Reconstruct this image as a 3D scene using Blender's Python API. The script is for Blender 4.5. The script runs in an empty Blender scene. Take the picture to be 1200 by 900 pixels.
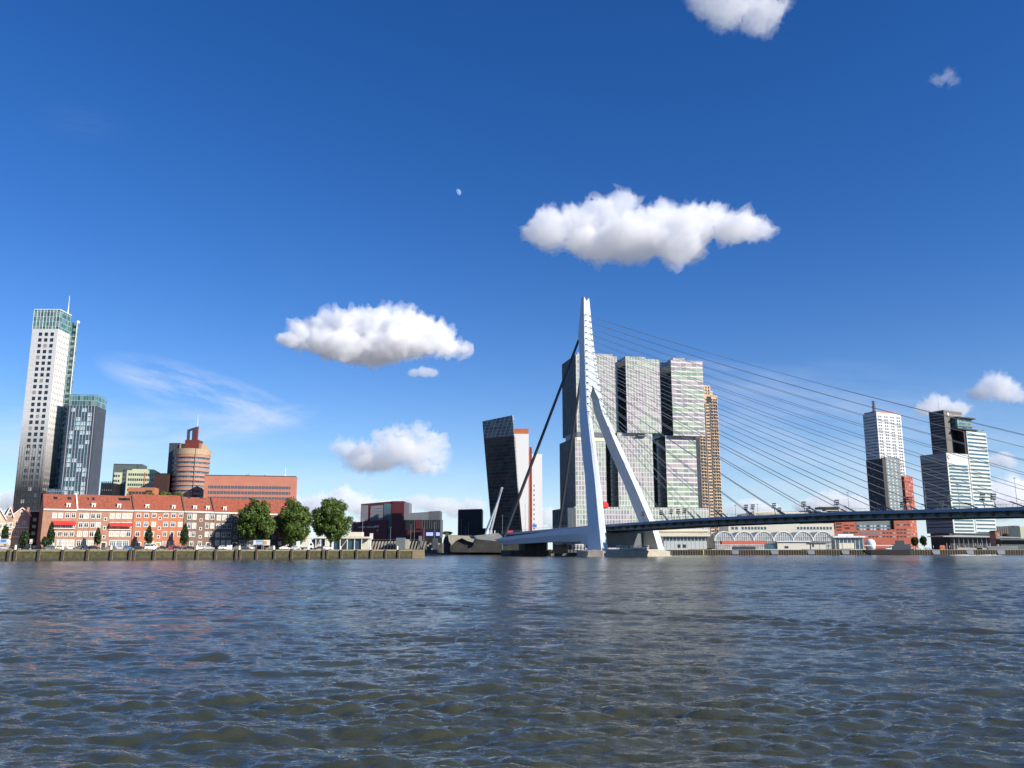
import bpy, bmesh, math, random
import numpy as np
from mathutils import Vector, noise as mn
R = math.radians
SC = bpy.context.scene
# ---------------------------------------------------------------- camera, sky, sun, exposure
F, HZ, CH = 1000.0, 644.0, 3.6          # focal length in photo pixels, horizon row, eye height over the water
PITCH = math.atan((HZ - 450) / F)
cd = bpy.data.cameras.new('camera'); cam = bpy.data.objects.new('camera', cd); SC.collection.objects.link(cam)
cam.location = (0, 0, CH); cam.rotation_euler = (R(90) + PITCH, 0, 0)
cd.sensor_width = 36; cd.lens = F * 36 / 1200; cd.clip_start = 0.5; cd.clip_end = 90000
SC.camera = cam
SUN_EL, SUN_AZ = R(27), R(120)          # azimuth clockwise from +Y
sd = Vector((math.sin(SUN_AZ) * math.cos(SUN_EL), math.cos(SUN_AZ) * math.cos(SUN_EL), math.sin(SUN_EL)))
W = bpy.data.worlds.new('World'); SC.world = W; W.use_nodes = True
wt = W.node_tree; wt.nodes.clear()
wo = wt.nodes.new('ShaderNodeOutputWorld'); bg = wt.nodes.new('ShaderNodeBackground')
sky = wt.nodes.new('ShaderNodeTexSky'); sky.sky_type = 'NISHITA'; sky.sun_disc = False
sky.sun_elevation = SUN_EL; sky.sun_rotation = SUN_AZ
sky.altitude = 1000; sky.air_density = 1.0; sky.dust_density = 0.0; sky.ozone_density = 4.0
bg.inputs['Strength'].default_value = 0.100
wt.links.new(bg.outputs[0], wo.inputs[0])
# thin high cirrus, part of the sky itself
tc = wt.nodes.new('ShaderNodeTexCoord'); 
def wn(t, **k):
    n = wt.nodes.new(t)
    for a, b in k.items():
        if a.startswith('i_'):
            n.inputs[int(a[2:])].default_value = b
        else: setattr(n, a, b)
    return n
def wl(a, b): wt.links.new(a, b)
def wmath(op, a, b=0.0, clamp=False):
    n = wn('ShaderNodeMath', operation=op, use_clamp=clamp)
    for i, v in enumerate((a, b)):
        if isinstance(v, (int, float)): n.inputs[i].default_value = v
        else: wl(v, n.inputs[i])
    return n.outputs[0]
sep = wn('ShaderNodeSeparateXYZ'); wl(tc.outputs['Generated'], sep.inputs[0])
az = wmath('ARCTAN2', sep.outputs[0], sep.outputs[1]); el = wmath('ARCSINE', sep.outputs[2])
def streak(a0, e0, wa, we, tilt, scale, seed, amt):
    """a wisp of cirrus about (azimuth a0, elevation e0) in degrees"""
    da = wmath('SUBTRACT', az, R(a0)); de = wmath('SUBTRACT', el, R(e0))
    ct, st = math.cos(R(tilt)), math.sin(R(tilt))
    u = wmath('ADD', wmath('MULTIPLY', da, ct), wmath('MULTIPLY', de, st))
    v = wmath('SUBTRACT', wmath('MULTIPLY', de, ct), wmath('MULTIPLY', da, st))
    uu = wmath('DIVIDE', u, R(wa)); vv = wmath('DIVIDE', v, R(we))
    d = wmath('ADD', wmath('POWER', wmath('ABSOLUTE', uu), 2.0), wmath('POWER', wmath('ABSOLUTE', vv), 2.0))
    m = wmath('SUBTRACT', 1.0, d, True)
    cb = wn('ShaderNodeCombineXYZ'); wl(wmath('MULTIPLY', u, scale), cb.inputs[0]); wl(wmath('MULTIPLY', v, scale * 4.5), cb.inputs[1]); cb.inputs[2].default_value = seed
    nz = wn('ShaderNodeTexNoise'); wl(cb.outputs[0], nz.inputs['Vector']); nz.inputs['Scale'].default_value = 1.0; nz.inputs['Detail'].default_value = 6; nz.inputs['Roughness'].default_value = .6
    k = wmath('MULTIPLY', wmath('SUBTRACT', nz.outputs[0], .36, True), 2.6, True)
    return wmath('MULTIPLY', wmath('MULTIPLY', m, k), amt)
WISPS = [(-20.0, 9.6, 7.0, 1.7, -15, 10, 1.3, 1.0), (-17.5, 7.9, 5.0, 1.0, 14, 12, 3.1, .6), (-24.5, 6.6, 9.5, 2.6, 4, 7, 4.0, .62), (-31, 4.5, 9, 5.5, 0, 7, 7.7, .42), (-8, 3.0, 14, 3.2, 0, 8, 2.2, .45),
         (21, 6.5, 16, 5.5, -10, 7, 5.1, .40), (24, 2.2, 18, 3.0, 0, 9, 9.4, .45), (-28.5, 25, 3.2, 1.2, 5, 14, 3.3, .03), (14.5, 11.6, 5, .55, -14, 14, 6.6, .22)]
tot = None
for wsp in WISPS:
    s_ = streak(*wsp); tot = s_ if tot is None else wmath('ADD', tot, s_, True)
# pale air low over the horizon
veil = wmath('MULTIPLY', wmath('POWER', 2.718, wmath('DIVIDE', wmath('ABSOLUTE', el), -R(4.2))), .62)
mv = wn('ShaderNodeMix', data_type='RGBA'); wl(veil, mv.inputs[0]); wl(sky.outputs[0], mv.inputs[6]); mv.inputs[7].default_value = (5.2, 6.3, 7.3, 1)
mx = wn('ShaderNodeMix', data_type='RGBA'); wl(tot, mx.inputs[0]); wl(mv.outputs[2], mx.inputs[6]); mx.inputs[7].default_value = (5.6, 6.2, 7.0, 1)
hs = wn('ShaderNodeHueSaturation'); hs.inputs['Hue'].default_value = .513; hs.inputs['Saturation'].default_value = 1.27; wl(mx.outputs[2], hs.inputs['Color']); wl(hs.outputs[0], bg.inputs['Color'])
sl = bpy.data.lights.new('sun', 'SUN'); sl.energy = 5.0; sl.angle = R(.53); sl.color = (1, .93, .83)
so = bpy.data.objects.new('sun', sl); SC.collection.objects.link(so); so.rotation_euler = sd.to_track_quat('Z', 'Y').to_euler()
SC.view_settings.view_transform = 'Standard'; SC.view_settings.look = 'None'; SC.view_settings.gamma = 1; SC.view_settings.exposure = 0.52
SC.view_settings.use_curve_mapping = False
SC.cycles.max_bounces = 16; SC.cycles.diffuse_bounces = 3; SC.cycles.glossy_bounces = 3; SC.cycles.transmission_bounces = 2; SC.cycles.volume_bounces = 14; SC.cycles.transparent_max_bounces = 24
SC.cycles.use_denoising = True; SC.cycles.caustics_reflective = False; SC.cycles.caustics_refractive = False

# ---------------------------------------------------------------- from a pixel of the photograph to the place it shows
SP, CP = math.sin(PITCH), math.cos(PITCH)
def ray(px, py):
    u, v = px - 600, 450 - py
    return (u, F * CP - v * SP, F * SP + v * CP)
def rat(px, py=HZ):
    d = ray(px, py); return d[0] / d[1]
def ele(py):
    d = ray(600, py); return d[2] / d[1]
def pt(px, py, Y):
    d = ray(px, py); return Vector((d[0] / d[1] * Y, Y, CH + d[2] / d[1] * Y))
def zz(py, Y): return CH + ele(py) * Y

# ---------------------------------------------------------------- materials
MATS = {}
def mat(name, col, rough=.7, metal=0.0, var=.15, vs=.5, bump=0.0, bs=6.0, spec=.5, emit=0.0):
    if name in MATS: return MATS[name]
    m = bpy.data.materials.new(name); m.use_nodes = True; t = m.node_tree; b = t.nodes['Principled BSDF']
    b.inputs['Roughness'].default_value = rough; b.inputs['Metallic'].default_value = metal
    b.inputs['Specular IOR Level'].default_value = spec
    c = (*col, 1)
    if var > 0:
        co = t.nodes.new('ShaderNodeTexCoord'); n = t.nodes.new('ShaderNodeTexNoise'); n.inputs['Scale'].default_value = vs; n.inputs['Detail'].default_value = 5
        t.links.new(co.outputs['Object'], n.inputs['Vector'])
        r = t.nodes.new('ShaderNodeMapRange'); r.inputs[1].default_value = .3; r.inputs[2].default_value = .7; r.inputs[3].default_value = 1 - var; r.inputs[4].default_value = 1 + var
        t.links.new(n.outputs[0], r.inputs[0])
        mu = t.nodes.new('ShaderNodeVectorMath'); mu.operation = 'SCALE'; mu.inputs[0].default_value = col; t.links.new(r.outputs[0], mu.inputs['Scale'])
        t.links.new(mu.outputs[0], b.inputs['Base Color'])
    else: b.inputs['Base Color'].default_value = c
    if bump > 0:
        co = t.nodes.new('ShaderNodeTexCoord'); n2 = t.nodes.new('ShaderNodeTexNoise'); n2.inputs['Scale'].default_value = bs; n2.inputs['Detail'].default_value = 4
        t.links.new(co.outputs['Object'], n2.inputs['Vector'])
        bp = t.nodes.new('ShaderNodeBump'); bp.inputs['Strength'].default_value = bump; bp.inputs['Distance'].default_value = .1
        t.links.new(n2.outputs[0], bp.inputs['Height']); t.links.new(bp.outputs[0], b.inputs['Normal'])
    if emit > 0:
        b.inputs['Emission Color'].default_value = c; b.inputs['Emission Strength'].default_value = emit
    MATS[name] = m; return m
def tag(o, label=None, cat=None, group=None, kind=None):
    if label: o['label'] = label
    if cat: o['category'] = cat
    if group: o['group'] = group
    if kind: o['kind'] = kind
    return o
COL = SC.collection
def link_mesh(name, me, parent=None, loc=(0, 0, 0), rz=0.0):
    o = bpy.data.objects.new(name, me); COL.objects.link(o); o.location = loc; o.rotation_euler = (0, 0, rz)
    if parent: o.parent = parent
    return o
def thing(name, label, cat, loc=(0, 0, 0), rz=0.0, group=None):
    o = bpy.data.objects.new(name, None); o.empty_display_size = 1; COL.objects.link(o); o.location = loc; o.rotation_euler = (0, 0, rz)
    return tag(o, label, cat, group)
def copy_tree(o, parent=None):
    c = o.copy(); COL.objects.link(c)
    if parent: c.parent = parent
    for ch in o.children: copy_tree(ch, c)
    return c
class MB:
    def __init__(s): s.v = []; s.f = []; s.mi = []; s.m = 0
    def add(s, vs, fs):
        b = len(s.v); s.v += [tuple(x) for x in vs]; s.f += [tuple(i + b for i in f) for f in fs]; s.mi += [s.m] * len(fs); return s
    def box(s, x0, x1, y0, y1, z0, z1):
        return s.add([(x0, y0, z0), (x1, y0, z0), (x1, y1, z0), (x0, y1, z0), (x0, y0, z1), (x1, y0, z1), (x1, y1, z1), (x0, y1, z1)],
                     [(0, 3, 2, 1), (4, 5, 6, 7), (0, 1, 5, 4), (1, 2, 6, 5), (2, 3, 7, 6), (3, 0, 4, 7)])
    def loft(s, secs, cap=True):
        n = len(secs[0]); vs = [p for q in secs for p in q]; fs = []
        for k in range(len(secs) - 1):
            for i in range(n): fs.append((k * n + i, k * n + (i + 1) % n, (k + 1) * n + (i + 1) % n, (k + 1) * n + i))
        if cap: fs += [tuple(range(n - 1, -1, -1)), tuple((len(secs) - 1) * n + i for i in range(n))]
        return s.add(vs, fs)
    def prism(s, poly, z0, z1): return s.loft([[(x, y, z0) for x, y in poly], [(x, y, z1) for x, y in poly]])
    def tube(s, p0, p1, r0, r1=None, n=6):
        r1 = r0 if r1 is None else r1; p0, p1 = Vector(p0), Vector(p1); d = (p1 - p0).normalized()
        a = d.orthogonal().normalized(); b = d.cross(a)
        return s.loft([[p + (a * math.cos(2 * math.pi * i / n) + b * math.sin(2 * math.pi * i / n)) * r for i in range(n)] for p, r in ((p0, r0), (p1, r1))])
    def mesh(s, name, mats, smooth=False):
        me = bpy.data.meshes.new(name); me.from_pydata(s.v, [], s.f)
        for m in (mats if isinstance(mats, (list, tuple)) else [mats]): me.materials.append(m)
        if any(s.mi): me.polygons.foreach_set('material_index', s.mi)
        bm = bmesh.new(); bm.from_mesh(me); bmesh.ops.recalc_face_normals(bm, faces=bm.faces); bm.to_mesh(me); bm.free()
        if smooth: me.polygons.foreach_set('use_smooth', [True] * len(me.polygons))
        return me
    def build(s, name, mats, parent=None, loc=(0, 0, 0), rz=0.0, smooth=False): return link_mesh(name, s.mesh(name, mats, smooth), parent, loc, rz)
def B(name, m, parent, *boxes):
    b = MB()
    for q in boxes: b.box(*q)
    return b.build(name, m, parent)
# ---------------------------------------------------------------- clouds: closed, folded bodies of scattering vapour
def cloud_mat(name, dens):
    m = bpy.data.materials.new(name); m.use_nodes = True; t = m.node_tree; t.nodes.clear()
    o = t.nodes.new('ShaderNodeOutputMaterial'); v = t.nodes.new('ShaderNodeVolumePrincipled')
    v.inputs['Color'].default_value = (.995, .997, 1, 1); v.inputs['Density'].default_value = dens * .62; v.inputs['Anisotropy'].default_value = .0
    t.links.new(v.outputs[0], o.inputs['Volume']); return m
def cloud(px, py, w, h, Y, blobs, label, seed=0, dens=.03, rough=1.0, res=105):
    """blobs: (x, y, radius-x, radius-y) in photo pixels; the vapour stands at depth Y with a depth of its own"""
    rnd = random.Random(seed); k = Y / F * 1.02; c = pt(px, py, Y)
    me = bpy.data.meshes.new('cloud'); bm = bmesh.new()
    for (bx, by, rx, ry) in blobs:
        q = pt(bx, by, Y) - c; q.y = rnd.uniform(-.22, .22) * rx * k
        ret = bmesh.ops.create_icosphere(bm, subdivisions=3, radius=1)
        for v in ret['verts']: v.co = Vector((v.co.x * rx * k, v.co.y * rx * k * .9, v.co.z * ry * k)) + q
    bm.to_mesh(me); bm.free()
    tmp = bpy.data.objects.new('tmp', me); COL.objects.link(tmp)
    md = tmp.modifiers.new('r', 'REMESH'); md.mode = 'VOXEL'; md.voxel_size = w * k / res
    dg = bpy.context.evaluated_depsgraph_get(); me2 = bpy.data.meshes.new_from_object(tmp.evaluated_get(dg))
    bpy.data.objects.remove(tmp)
    nv = len(me2.vertices); co = np.empty(nv * 3); me2.vertices.foreach_get('co', co); co = co.reshape(-1, 3)
    no = np.empty(nv * 3); me2.vertices.foreach_get('normal', no); no = no.reshape(-1, 3)
    S = h * k
    out = np.empty_like(co)
    for i in range(nv):
        p = Vector(co[i]) / S + Vector((seed * 3.1, 0, 0)); n_ = no[i]
        d = .30 * mn.noise(p * 2.2) + .20 * (abs(mn.noise(p * 4.5)) * 2 - .5) + .15 * mn.noise(p * 9) + .10 * mn.noise(p * 19) + .055 * mn.noise(p * 38) + .03 * mn.noise(p * 70)
        f = 1.0 if n_[2] > -.3 else .55
        w3 = mn.noise_vector(p * 7) * .035 + mn.noise_vector(p * 20) * .018
        out[i] = co[i] + np.array(n_) * d * S * .55 * rough * f + np.array(w3) * S * rough
    me2.vertices.foreach_set('co', out.ravel()); me2.update(); me2.materials.clear(); me2.materials.append(cloud_mat('cloud_vapour', dens))
    o = link_mesh('cloud', me2, None, c); tag(o, label, 'cloud')
    # a thinner, more ragged fringe of vapour round the body
    me3 = me2.copy(); fr = np.empty_like(out)
    for i in range(nv):
        p = Vector(co[i]) / S + Vector((seed * 3.1, 5, 0)); n_ = no[i]
        d = .07 + .34 * mn.noise(p * 2.6) + .20 * abs(mn.noise(p * 7.5)) + .13 * mn.noise(p * 16) + .09 * mn.noise(p * 34)
        fr[i] = out[i] + np.array(n_) * d * S * .5 * rough + np.array(mn.noise_vector(p * 14)) * S * .035
    me3.vertices.foreach_set('co', fr.ravel()); me3.update(); me3.materials.clear(); me3.materials.append(cloud_mat('thin_vapour', dens * .5)); link_mesh('fringe', me3, o)
    return o
cloud(760, 270, 300, 60, 2300, [(640, 270, 33, 22), (680, 262, 32, 24), (712, 248, 26, 21), (735, 238, 15, 11), (760, 266, 40, 20), (778, 252, 18, 14), (800, 270, 38, 28), (828, 256, 26, 22), (860, 268, 32, 18), (885, 272, 22, 9), (740, 280, 60, 16), (800, 292, 30, 14), (700, 284, 40, 16)],
      'long white cumulus cloud high to the right of the bridge pylon top', 1, .026)
cloud(442, 398, 220, 60, 4000, [(366, 392, 24, 17), (385, 386, 26, 17), (412, 386, 28, 19), (440, 384, 30, 19), (466, 381, 22, 18), (488, 388, 26, 17), (508, 396, 22, 14), (524, 405, 17, 8), (540, 409, 9, 4), (348, 401, 18, 6), (336, 400, 8, 3), (400, 406, 44, 12), (428, 413, 44, 12), (470, 404, 44, 13)],
      'white flat-based cumulus cloud between the left skyscraper and the pylon', 2, .03)
cloud(494, 437, 44, 12, 3300, [(486, 437, 8, 5), (497, 436, 11, 6), (506, 437, 8, 5)], 'small puff of cloud just below the flat-based white cloud', 3, .02, res=34)
cloud(465, 530, 130, 60, 4600, [(456, 520, 16, 15), (473, 515, 16, 13), (493, 508, 14, 13), (505, 522, 14, 14), (480, 530, 34, 14), (515, 535, 12, 8), (425, 532, 28, 9), (440, 541, 34, 9), (500, 545, 24, 8), (410, 527, 14, 6)],
      'lumpy grey and white cloud above the dark red theatre', 4, .012)
cloud(868, 10, 130, 60, 2100, [(830, 5, 26, 14), (860, 12, 32, 18), (890, 18, 30, 18), (905, 0, 24, 20), (860, -10, 50, 18)], 'thin ragged cloud cut off by the top edge of the sky', 5, .012)
cloud(1110, 91, 36, 22, 2200, [(1102, 92, 10, 6), (1112, 88, 9, 8), (1118, 94, 7, 6)], 'tiny wispy cloud alone in the upper right sky', 6, .008, 1.3, 34)
cloud(1166, 457, 66, 34, 4600, [(1150, 459, 15, 10), (1166, 452, 18, 13), (1180, 458, 16, 12), (1190, 464, 10, 8)], 'white puffy cloud at the right edge above the waterfront towers', 7, .014, res=46)
cloud(1100, 477, 60, 24, 5000, [(1085, 480, 14, 8), (1100, 474, 18, 11), (1118, 479, 16, 9)], 'white cloud behind the top of the dark-topped office tower', 8, .012, res=46)
cloud(1172, 541, 30, 14, 5200, [(1160, 541, 12, 6), (1174, 538, 13, 8), (1182, 543, 9, 5)], 'small cloud right of the striped office tower', 9, .012, res=34)
cloud(1165, 583, 100, 40, 7500, [(1130, 590, 20, 12), (1158, 580, 26, 16), (1190, 576, 26, 14), (1180, 592, 44, 14), (1215, 580, 30, 16)], 'broad low cloud bank at the right edge of the horizon', 10, .008, res=50)
cloud(415, 592, 130, 40, 7500, [(385, 592, 24, 12), (403, 585, 16, 13), (422, 590, 18, 12), (440, 596, 26, 9), (365, 600, 30, 10), (460, 600, 24, 8)], 'bright low cloud behind the round park trees', 11, .008, res=56)
cloud(500, 594, 110, 26, 8200, [(470, 594, 18, 8), (490, 588, 16, 8), (515, 592, 22, 9), (540, 598, 20, 8), (555, 594, 16, 9)], 'pale low cloud over the theatre roof', 12, .006, res=50)
cloud(885, 594, 60, 20, 8000, [(862, 598, 14, 8), (880, 592, 16, 8), (900, 598, 18, 7)], 'low cloud between the tan tower and the bridge cables', 13, .007, res=40)
cloud(978, 588, 90, 30, 8000, [(950, 594, 22, 8), (972, 586, 18, 10), (995, 590, 22, 9), (1010, 596, 16, 8)], 'low white cloud left of the white-topped tower', 14, .007, res=46)
cloud(100, 574, 50, 26, 8000, [(85, 582, 16, 10), (104, 574, 14, 10), (118, 580, 14, 9)], 'bright cloud low between the dark tower and the dark block', 15, .009, res=40)
cloud(18, 585, 50, 24, 7500, [(0, 588, 20, 10), (20, 584, 18, 9), (-20, 590, 24, 12)], 'cloud bank at the left edge behind the gabled houses', 16, .008, res=40)
cloud(638, 608, 40, 22, 8000, [(628, 610, 14, 8), (642, 604, 14, 9), (652, 612, 12, 8)], 'low cloud between the leaning tower and the glass slab towers', 17, .008, res=36)
cloud(355, 586, 30, 14, 9000, [(345, 588, 10, 8), (358, 592, 14, 8)], 'low cloud peeking out at the end of the long red building', 18, .008, res=30)
# the moon
def moon():
    m = bpy.data.materials.new('moon_glow'); m.use_nodes = True; t = m.node_tree; b = t.nodes['Principled BSDF']
    em = t.nodes.new('ShaderNodeEmission'); nt = t.nodes.new('ShaderNodeTexNoise'); nt.inputs['Scale'].default_value = 1.6; tcn = t.nodes.new('ShaderNodeTexCoord'); t.links.new(tcn.outputs['Object'], nt.inputs[0]); rm = t.nodes.new('ShaderNodeValToRGB'); rm.color_ramp.elements[0].color = (.05, .065, .09, 1); rm.color_ramp.elements[0].position = .35; rm.color_ramp.elements[1].color = (.17, .19, .23, 1); rm.color_ramp.elements[1].position = .6; t.links.new(nt.outputs[0], rm.inputs[0]); t.links.new(rm.outputs[0], em.inputs[0])
    tr = t.nodes.new('ShaderNodeBsdfTransparent'); ad = t.nodes.new('ShaderNodeAddShader'); out = t.nodes['Material Output']
    t.links.new(em.outputs[0], ad.inputs[0]); t.links.new(tr.outputs[0], ad.inputs[1]); t.links.new(ad.outputs[0], out.inputs[0])
    me = bpy.data.meshes.new('moon'); bm = bmesh.new(); bmesh.ops.create_uvsphere(bm, u_segments=32, v_segments=20, radius=1)
    lit = Vector((.84, .12, .52)).normalized(); bmesh.ops.bisect_plane(bm, geom=bm.verts[:] + bm.edges[:] + bm.faces[:], plane_co=(0, 0, 0), plane_no=lit, clear_inner=True)   # lit half alone: phase cut into the shape, sunlight put in as glow
    bm.to_mesh(me); bm.free()
    me.polygons.foreach_set('use_smooth', [True] * len(me.polygons)); me.materials.append(m)
    o = link_mesh('moon', me, None, pt(536.5, 225.5, 40000)); o.scale = (165, 165, 165); tag(o, 'pale half moon in the blue sky', 'moon')
moon()
# ---------------------------------------------------------------- the river: one sheet out to the horizon, its waves real relief where they can be seen
def water():
    rnd = np.random.RandomState(5)
    r = [0.0, 4.0, 8.0]
    while r[-1] < 420: r.append(r[-1] * 1.0033)
    while r[-1] < 60000: r.append(r[-1] * 1.12)
    r = np.array(r); a = np.concatenate([np.linspace(-180, -47, 60, endpoint=False), np.linspace(-47, 47, 1250), np.linspace(47, 180, 60, endpoint=False)[1:]])
    na, nr = len(a), len(r); A, RR = np.meshgrid(np.radians(a), r); X = RR * np.sin(A); Y = RR * np.cos(A); Z = np.zeros_like(X)
    dX = np.zeros_like(X); dY = np.zeros_like(X)
    reg = np.repeat((np.abs(a) < 46.5)[None, :], nr, 0)
    # gusts and slicks: the short waves swell and die from place to place
    gust = np.zeros_like(X)
    for i in range(14):
        L = rnd.uniform(9, 60); th = rnd.uniform(0, 6.283); gust += np.sin(2 * math.pi / L * (.45 * math.cos(th) * X + 1.3 * math.sin(th) * Y) + rnd.rand() * 6.283)
    gust = np.clip(.95 + .22 * gust, .25, 1.8)
    for i in range(330):
        L = .15 * (5.2 / .15) ** rnd.rand(); k = 2 * math.pi / L
        th = rnd.normal(R(-101), R(20)) if rnd.rand() < .66 else rnd.normal(R(-66), R(22)); kx, ky = math.cos(th), math.sin(th)
        slope = float(np.interp(L, (.15, .3, .6, 1.2, 2.4, 4.0, 6), (.020, .027, .027, .018, .0115, .008, .006))); amp = slope / k; ph0 = rnd.rand() * 6.283
        n1 = int(np.searchsorted(r, min(420, L / (2.4 * .0033)))) + 1
        x, y, rr = X[:n1], Y[:n1], RR[:n1]
        cell = rr * .0033; fade = np.clip((L - 2.4 * cell) / (1.6 * cell), 0, 1) * np.clip((420 - rr) / 200, 0, 1) * reg[:n1]
        if L < 1.6: fade = fade * gust[:n1]
        ph = k * (kx * x + ky * y) + ph0; sn, cs = np.sin(ph), np.cos(ph)
        Z[:n1] += fade * amp * sn; dX[:n1] -= fade * amp * .9 * kx * cs; dY[:n1] -= fade * amp * .9 * ky * cs
    # the spent wake of a passing boat: a few steep crests along a slanting line
    for (x0, y0, x1, y1, am, off) in ((-9, 60.5, 26, 36, .15, 0), (-16, 131, 120, 168, .20, 3)):
        dx_, dy_ = x1 - x0, y1 - y0; ln = math.hypot(dx_, dy_); tx, ty = dx_ / ln, dy_ / ln
        s = (X - x0) * tx + (Y - y0) * ty; d = -(X - x0) * ty + (Y - y0) * tx + .5 * np.sin(s * .21 + off) + .25 * np.sin(s * .63)
        Lw = 1.7 if am < .17 else 3.6; env = np.exp(-(d / (Lw * 1.1)) ** 2) * np.clip((s + 4) / 10, 0, 1) * np.clip((ln + 8 - s) / 10, 0, 1) * (.65 + .35 * np.sin(s * .45 + off) * np.sin(s * .17))
        Z += am * env * np.sin(2 * math.pi / Lw * d) * reg
    X2, Y2 = X + dX, Y + dY
    co = np.stack([X2, Y2, Z], -1).reshape(-1, 3)
    I = np.arange(nr - 1)[:, None] * na; J = np.arange(na)[None, :]; J2 = (J + 1) % na
    q = np.stack([I + J, I + J2, I + na + J2, I + na + J], -1).reshape(-1, 4)[:, ::-1]
    q = q[na:] if False else q
    me = bpy.data.meshes.new('river_water'); me.vertices.add(len(co)); me.vertices.foreach_set('co', co.ravel())
    me.loops.add(q.size); me.loops.foreach_set('vertex_index', q.ravel().astype(np.int32)); me.polygons.add(len(q))
    me.polygons.foreach_set('loop_start', np.arange(0, q.size, 4, dtype=np.int32)); me.update(calc_edges=True)
    me.polygons.foreach_set('use_smooth', [True] * len(q))
    m = bpy.data.materials.new('river_water'); m.use_nodes = True; t = m.node_tree; b = t.nodes['Principled BSDF']
    N = t.nodes.new; Lk = t.links.new
    co_ = N('ShaderNodeTexCoord')
    def nz(sx, sy, scale, det, rot=0, rough=.55):
        mp = N('ShaderNodeMapping'); mp.inputs['Scale'].default_value = (sx, sy, 1); mp.inputs['Rotation'].default_value = (0, 0, rot); Lk(co_.outputs['Object'], mp.inputs[0])
        n = N('ShaderNodeTexNoise'); n.inputs['Scale'].default_value = scale; n.inputs['Detail'].default_value = det; n.inputs['Roughness'].default_value = rough; Lk(mp.outputs[0], n.inputs['Vector']); return n.outputs[0]
    b1 = N('ShaderNodeBump'); b1.inputs['Distance'].default_value = 1; b1.inputs['Strength'].default_value = 1
    def mul(x, k):
        q_ = N('ShaderNodeMath'); q_.operation = 'MULTIPLY'; Lk(x, q_.inputs[0])
        if isinstance(k, float): q_.inputs[1].default_value = k
        else: Lk(k, q_.inputs[1])
        return q_.outputs[0]
    def add(x, y):
        q_ = N('ShaderNodeMath'); q_.operation = 'ADD'; Lk(x, q_.inputs[0]); Lk(y, q_.inputs[1]); return q_.outputs[0]
    # patches of ruffled and of calmer water
    gust = nz(.35, 1, .035, 3, R(8)); gr = N('ShaderNodeMapRange'); gr.inputs[1].default_value = .35; gr.inputs[2].default_value = .65; gr.inputs[3].default_value = .55; gr.inputs[4].default_value = 1.35; Lk(gust, gr.inputs[0])
    fine = mul(nz(.30, 1, 7.0, 4, R(9), .6), .07); finer = mul(nz(.5, 1, 18.0, 2, R(-20)), .008)
    mid = mul(nz(.3, 1, 1.6, 3, R(5)), .08)
    def ridge(sx, sy, scale, rot, det=3):
        mp = N('ShaderNodeMapping'); mp.inputs['Scale'].default_value = (sx, sy, 1); mp.inputs['Rotation'].default_value = (0, 0, rot); Lk(co_.outputs['Object'], mp.inputs[0])
        n = N('ShaderNodeTexNoise'); n.noise_type = 'RIDGED_MULTIFRACTAL'; n.inputs['Scale'].default_value = scale; n.inputs['Detail'].default_value = det; n.inputs['Roughness'].default_value = .5; n.inputs['Distortion'].default_value = .4; Lk(mp.outputs[0], n.inputs['Vector']); return n.outputs[0]
    mid = add(mid, add(mul(ridge(.22, 1, 1.6, R(10)), .008), mul(ridge(.25, 1, 4.2, R(-4)), .005)))
    Lk(mul(add(add(fine, finer), mid), gr.outputs[0]), b1.inputs['Height'])
    Lk(b1.outputs[0], b.inputs['Normal'])
    silt = nz(.5, 1, .02, 4); cr = N('ShaderNodeValToRGB'); cr.color_ramp.elements[0].position = .35; cr.color_ramp.elements[0].color = (.038, .045, .028, 1); cr.color_ramp.elements[1].position = .7; cr.color_ramp.elements[1].color = (.060, .056, .030, 1)
    Lk(silt, cr.inputs[0]); Lk(cr.outputs[0], b.inputs['Base Color'])
    vl = N('ShaderNodeVectorMath'); vl.operation = 'LENGTH'; Lk(co_.outputs['Object'], vl.inputs[0])
    rg = N('ShaderNodeMapRange'); rg.inputs[1].default_value = 25; rg.inputs[2].default_value = 240; rg.inputs[3].default_value = .03; rg.inputs[4].default_value = .17; Lk(vl.outputs['Value'], rg.inputs[0]); Lk(rg.outputs[0], b.inputs['Roughness'])   # the ripples the relief leaves out with distance; b.inputs['IOR'].default_value = 1.333
    me.materials.append(m)
    o = link_mesh('water', me); tag(o, kind='structure')
water()
# ---------------------------------------------------------------- land
GZ = 3.5
Q0 = Vector((rat(0) * 282, 282, 0)); Q1 = Vector((rat(500) * 372, 372, 0))
QU = (Q1 - Q0).normalized(); QV = Vector((-QU.y, QU.x, 0)); QA = math.atan2(QU.y, QU.x); QL = (Q1 - Q0).length
def qu(px, v=0.0, py=HZ):
    """how far along the left quay the line of sight through px crosses the line v metres inland"""
    r_ = rat(px, py); c = Q0 + QV * v
    return (r_ * c.y - c.x) / (QU.x - r_ * QU.y)
def qp(u, v, z=0.0): p = Q0 + QU * u + QV * v; return Vector((p.x, p.y, z))
M = {}
M['ground'] = mat('paving_stone', (.20, .19, .17), .9, var=.25, vs=.3)
M['asphalt'] = mat('asphalt', (.055, .055, .058), .9, var=.2, vs=.4)
M['conc'] = mat('pale_concrete', (.40, .36, .29), .85, var=.18, vs=.5, bump=.3)
M['conc_dark'] = mat('weathered_concrete', (.095, .09, .078), .9, var=.35, vs=.35, bump=.3)
M['algae'] = mat('algae_stained_wall', (.060, .058, .024), .9, var=.45, vs=.8, bump=.5)
M['dark_wall'] = mat('shaded_dark_concrete', (.045, .043, .038), .9, var=.4, vs=.25, bump=.3); M['timber'] = mat('tarred_timber', (.035, .028, .02), .8, var=.3, vs=2)  # the wall: dark concrete with the abutment's shade added to its colour
M['timber_pale'] = mat('weathered_timber', (.20, .165, .10), .85, var=.3, vs=1.5)
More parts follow.
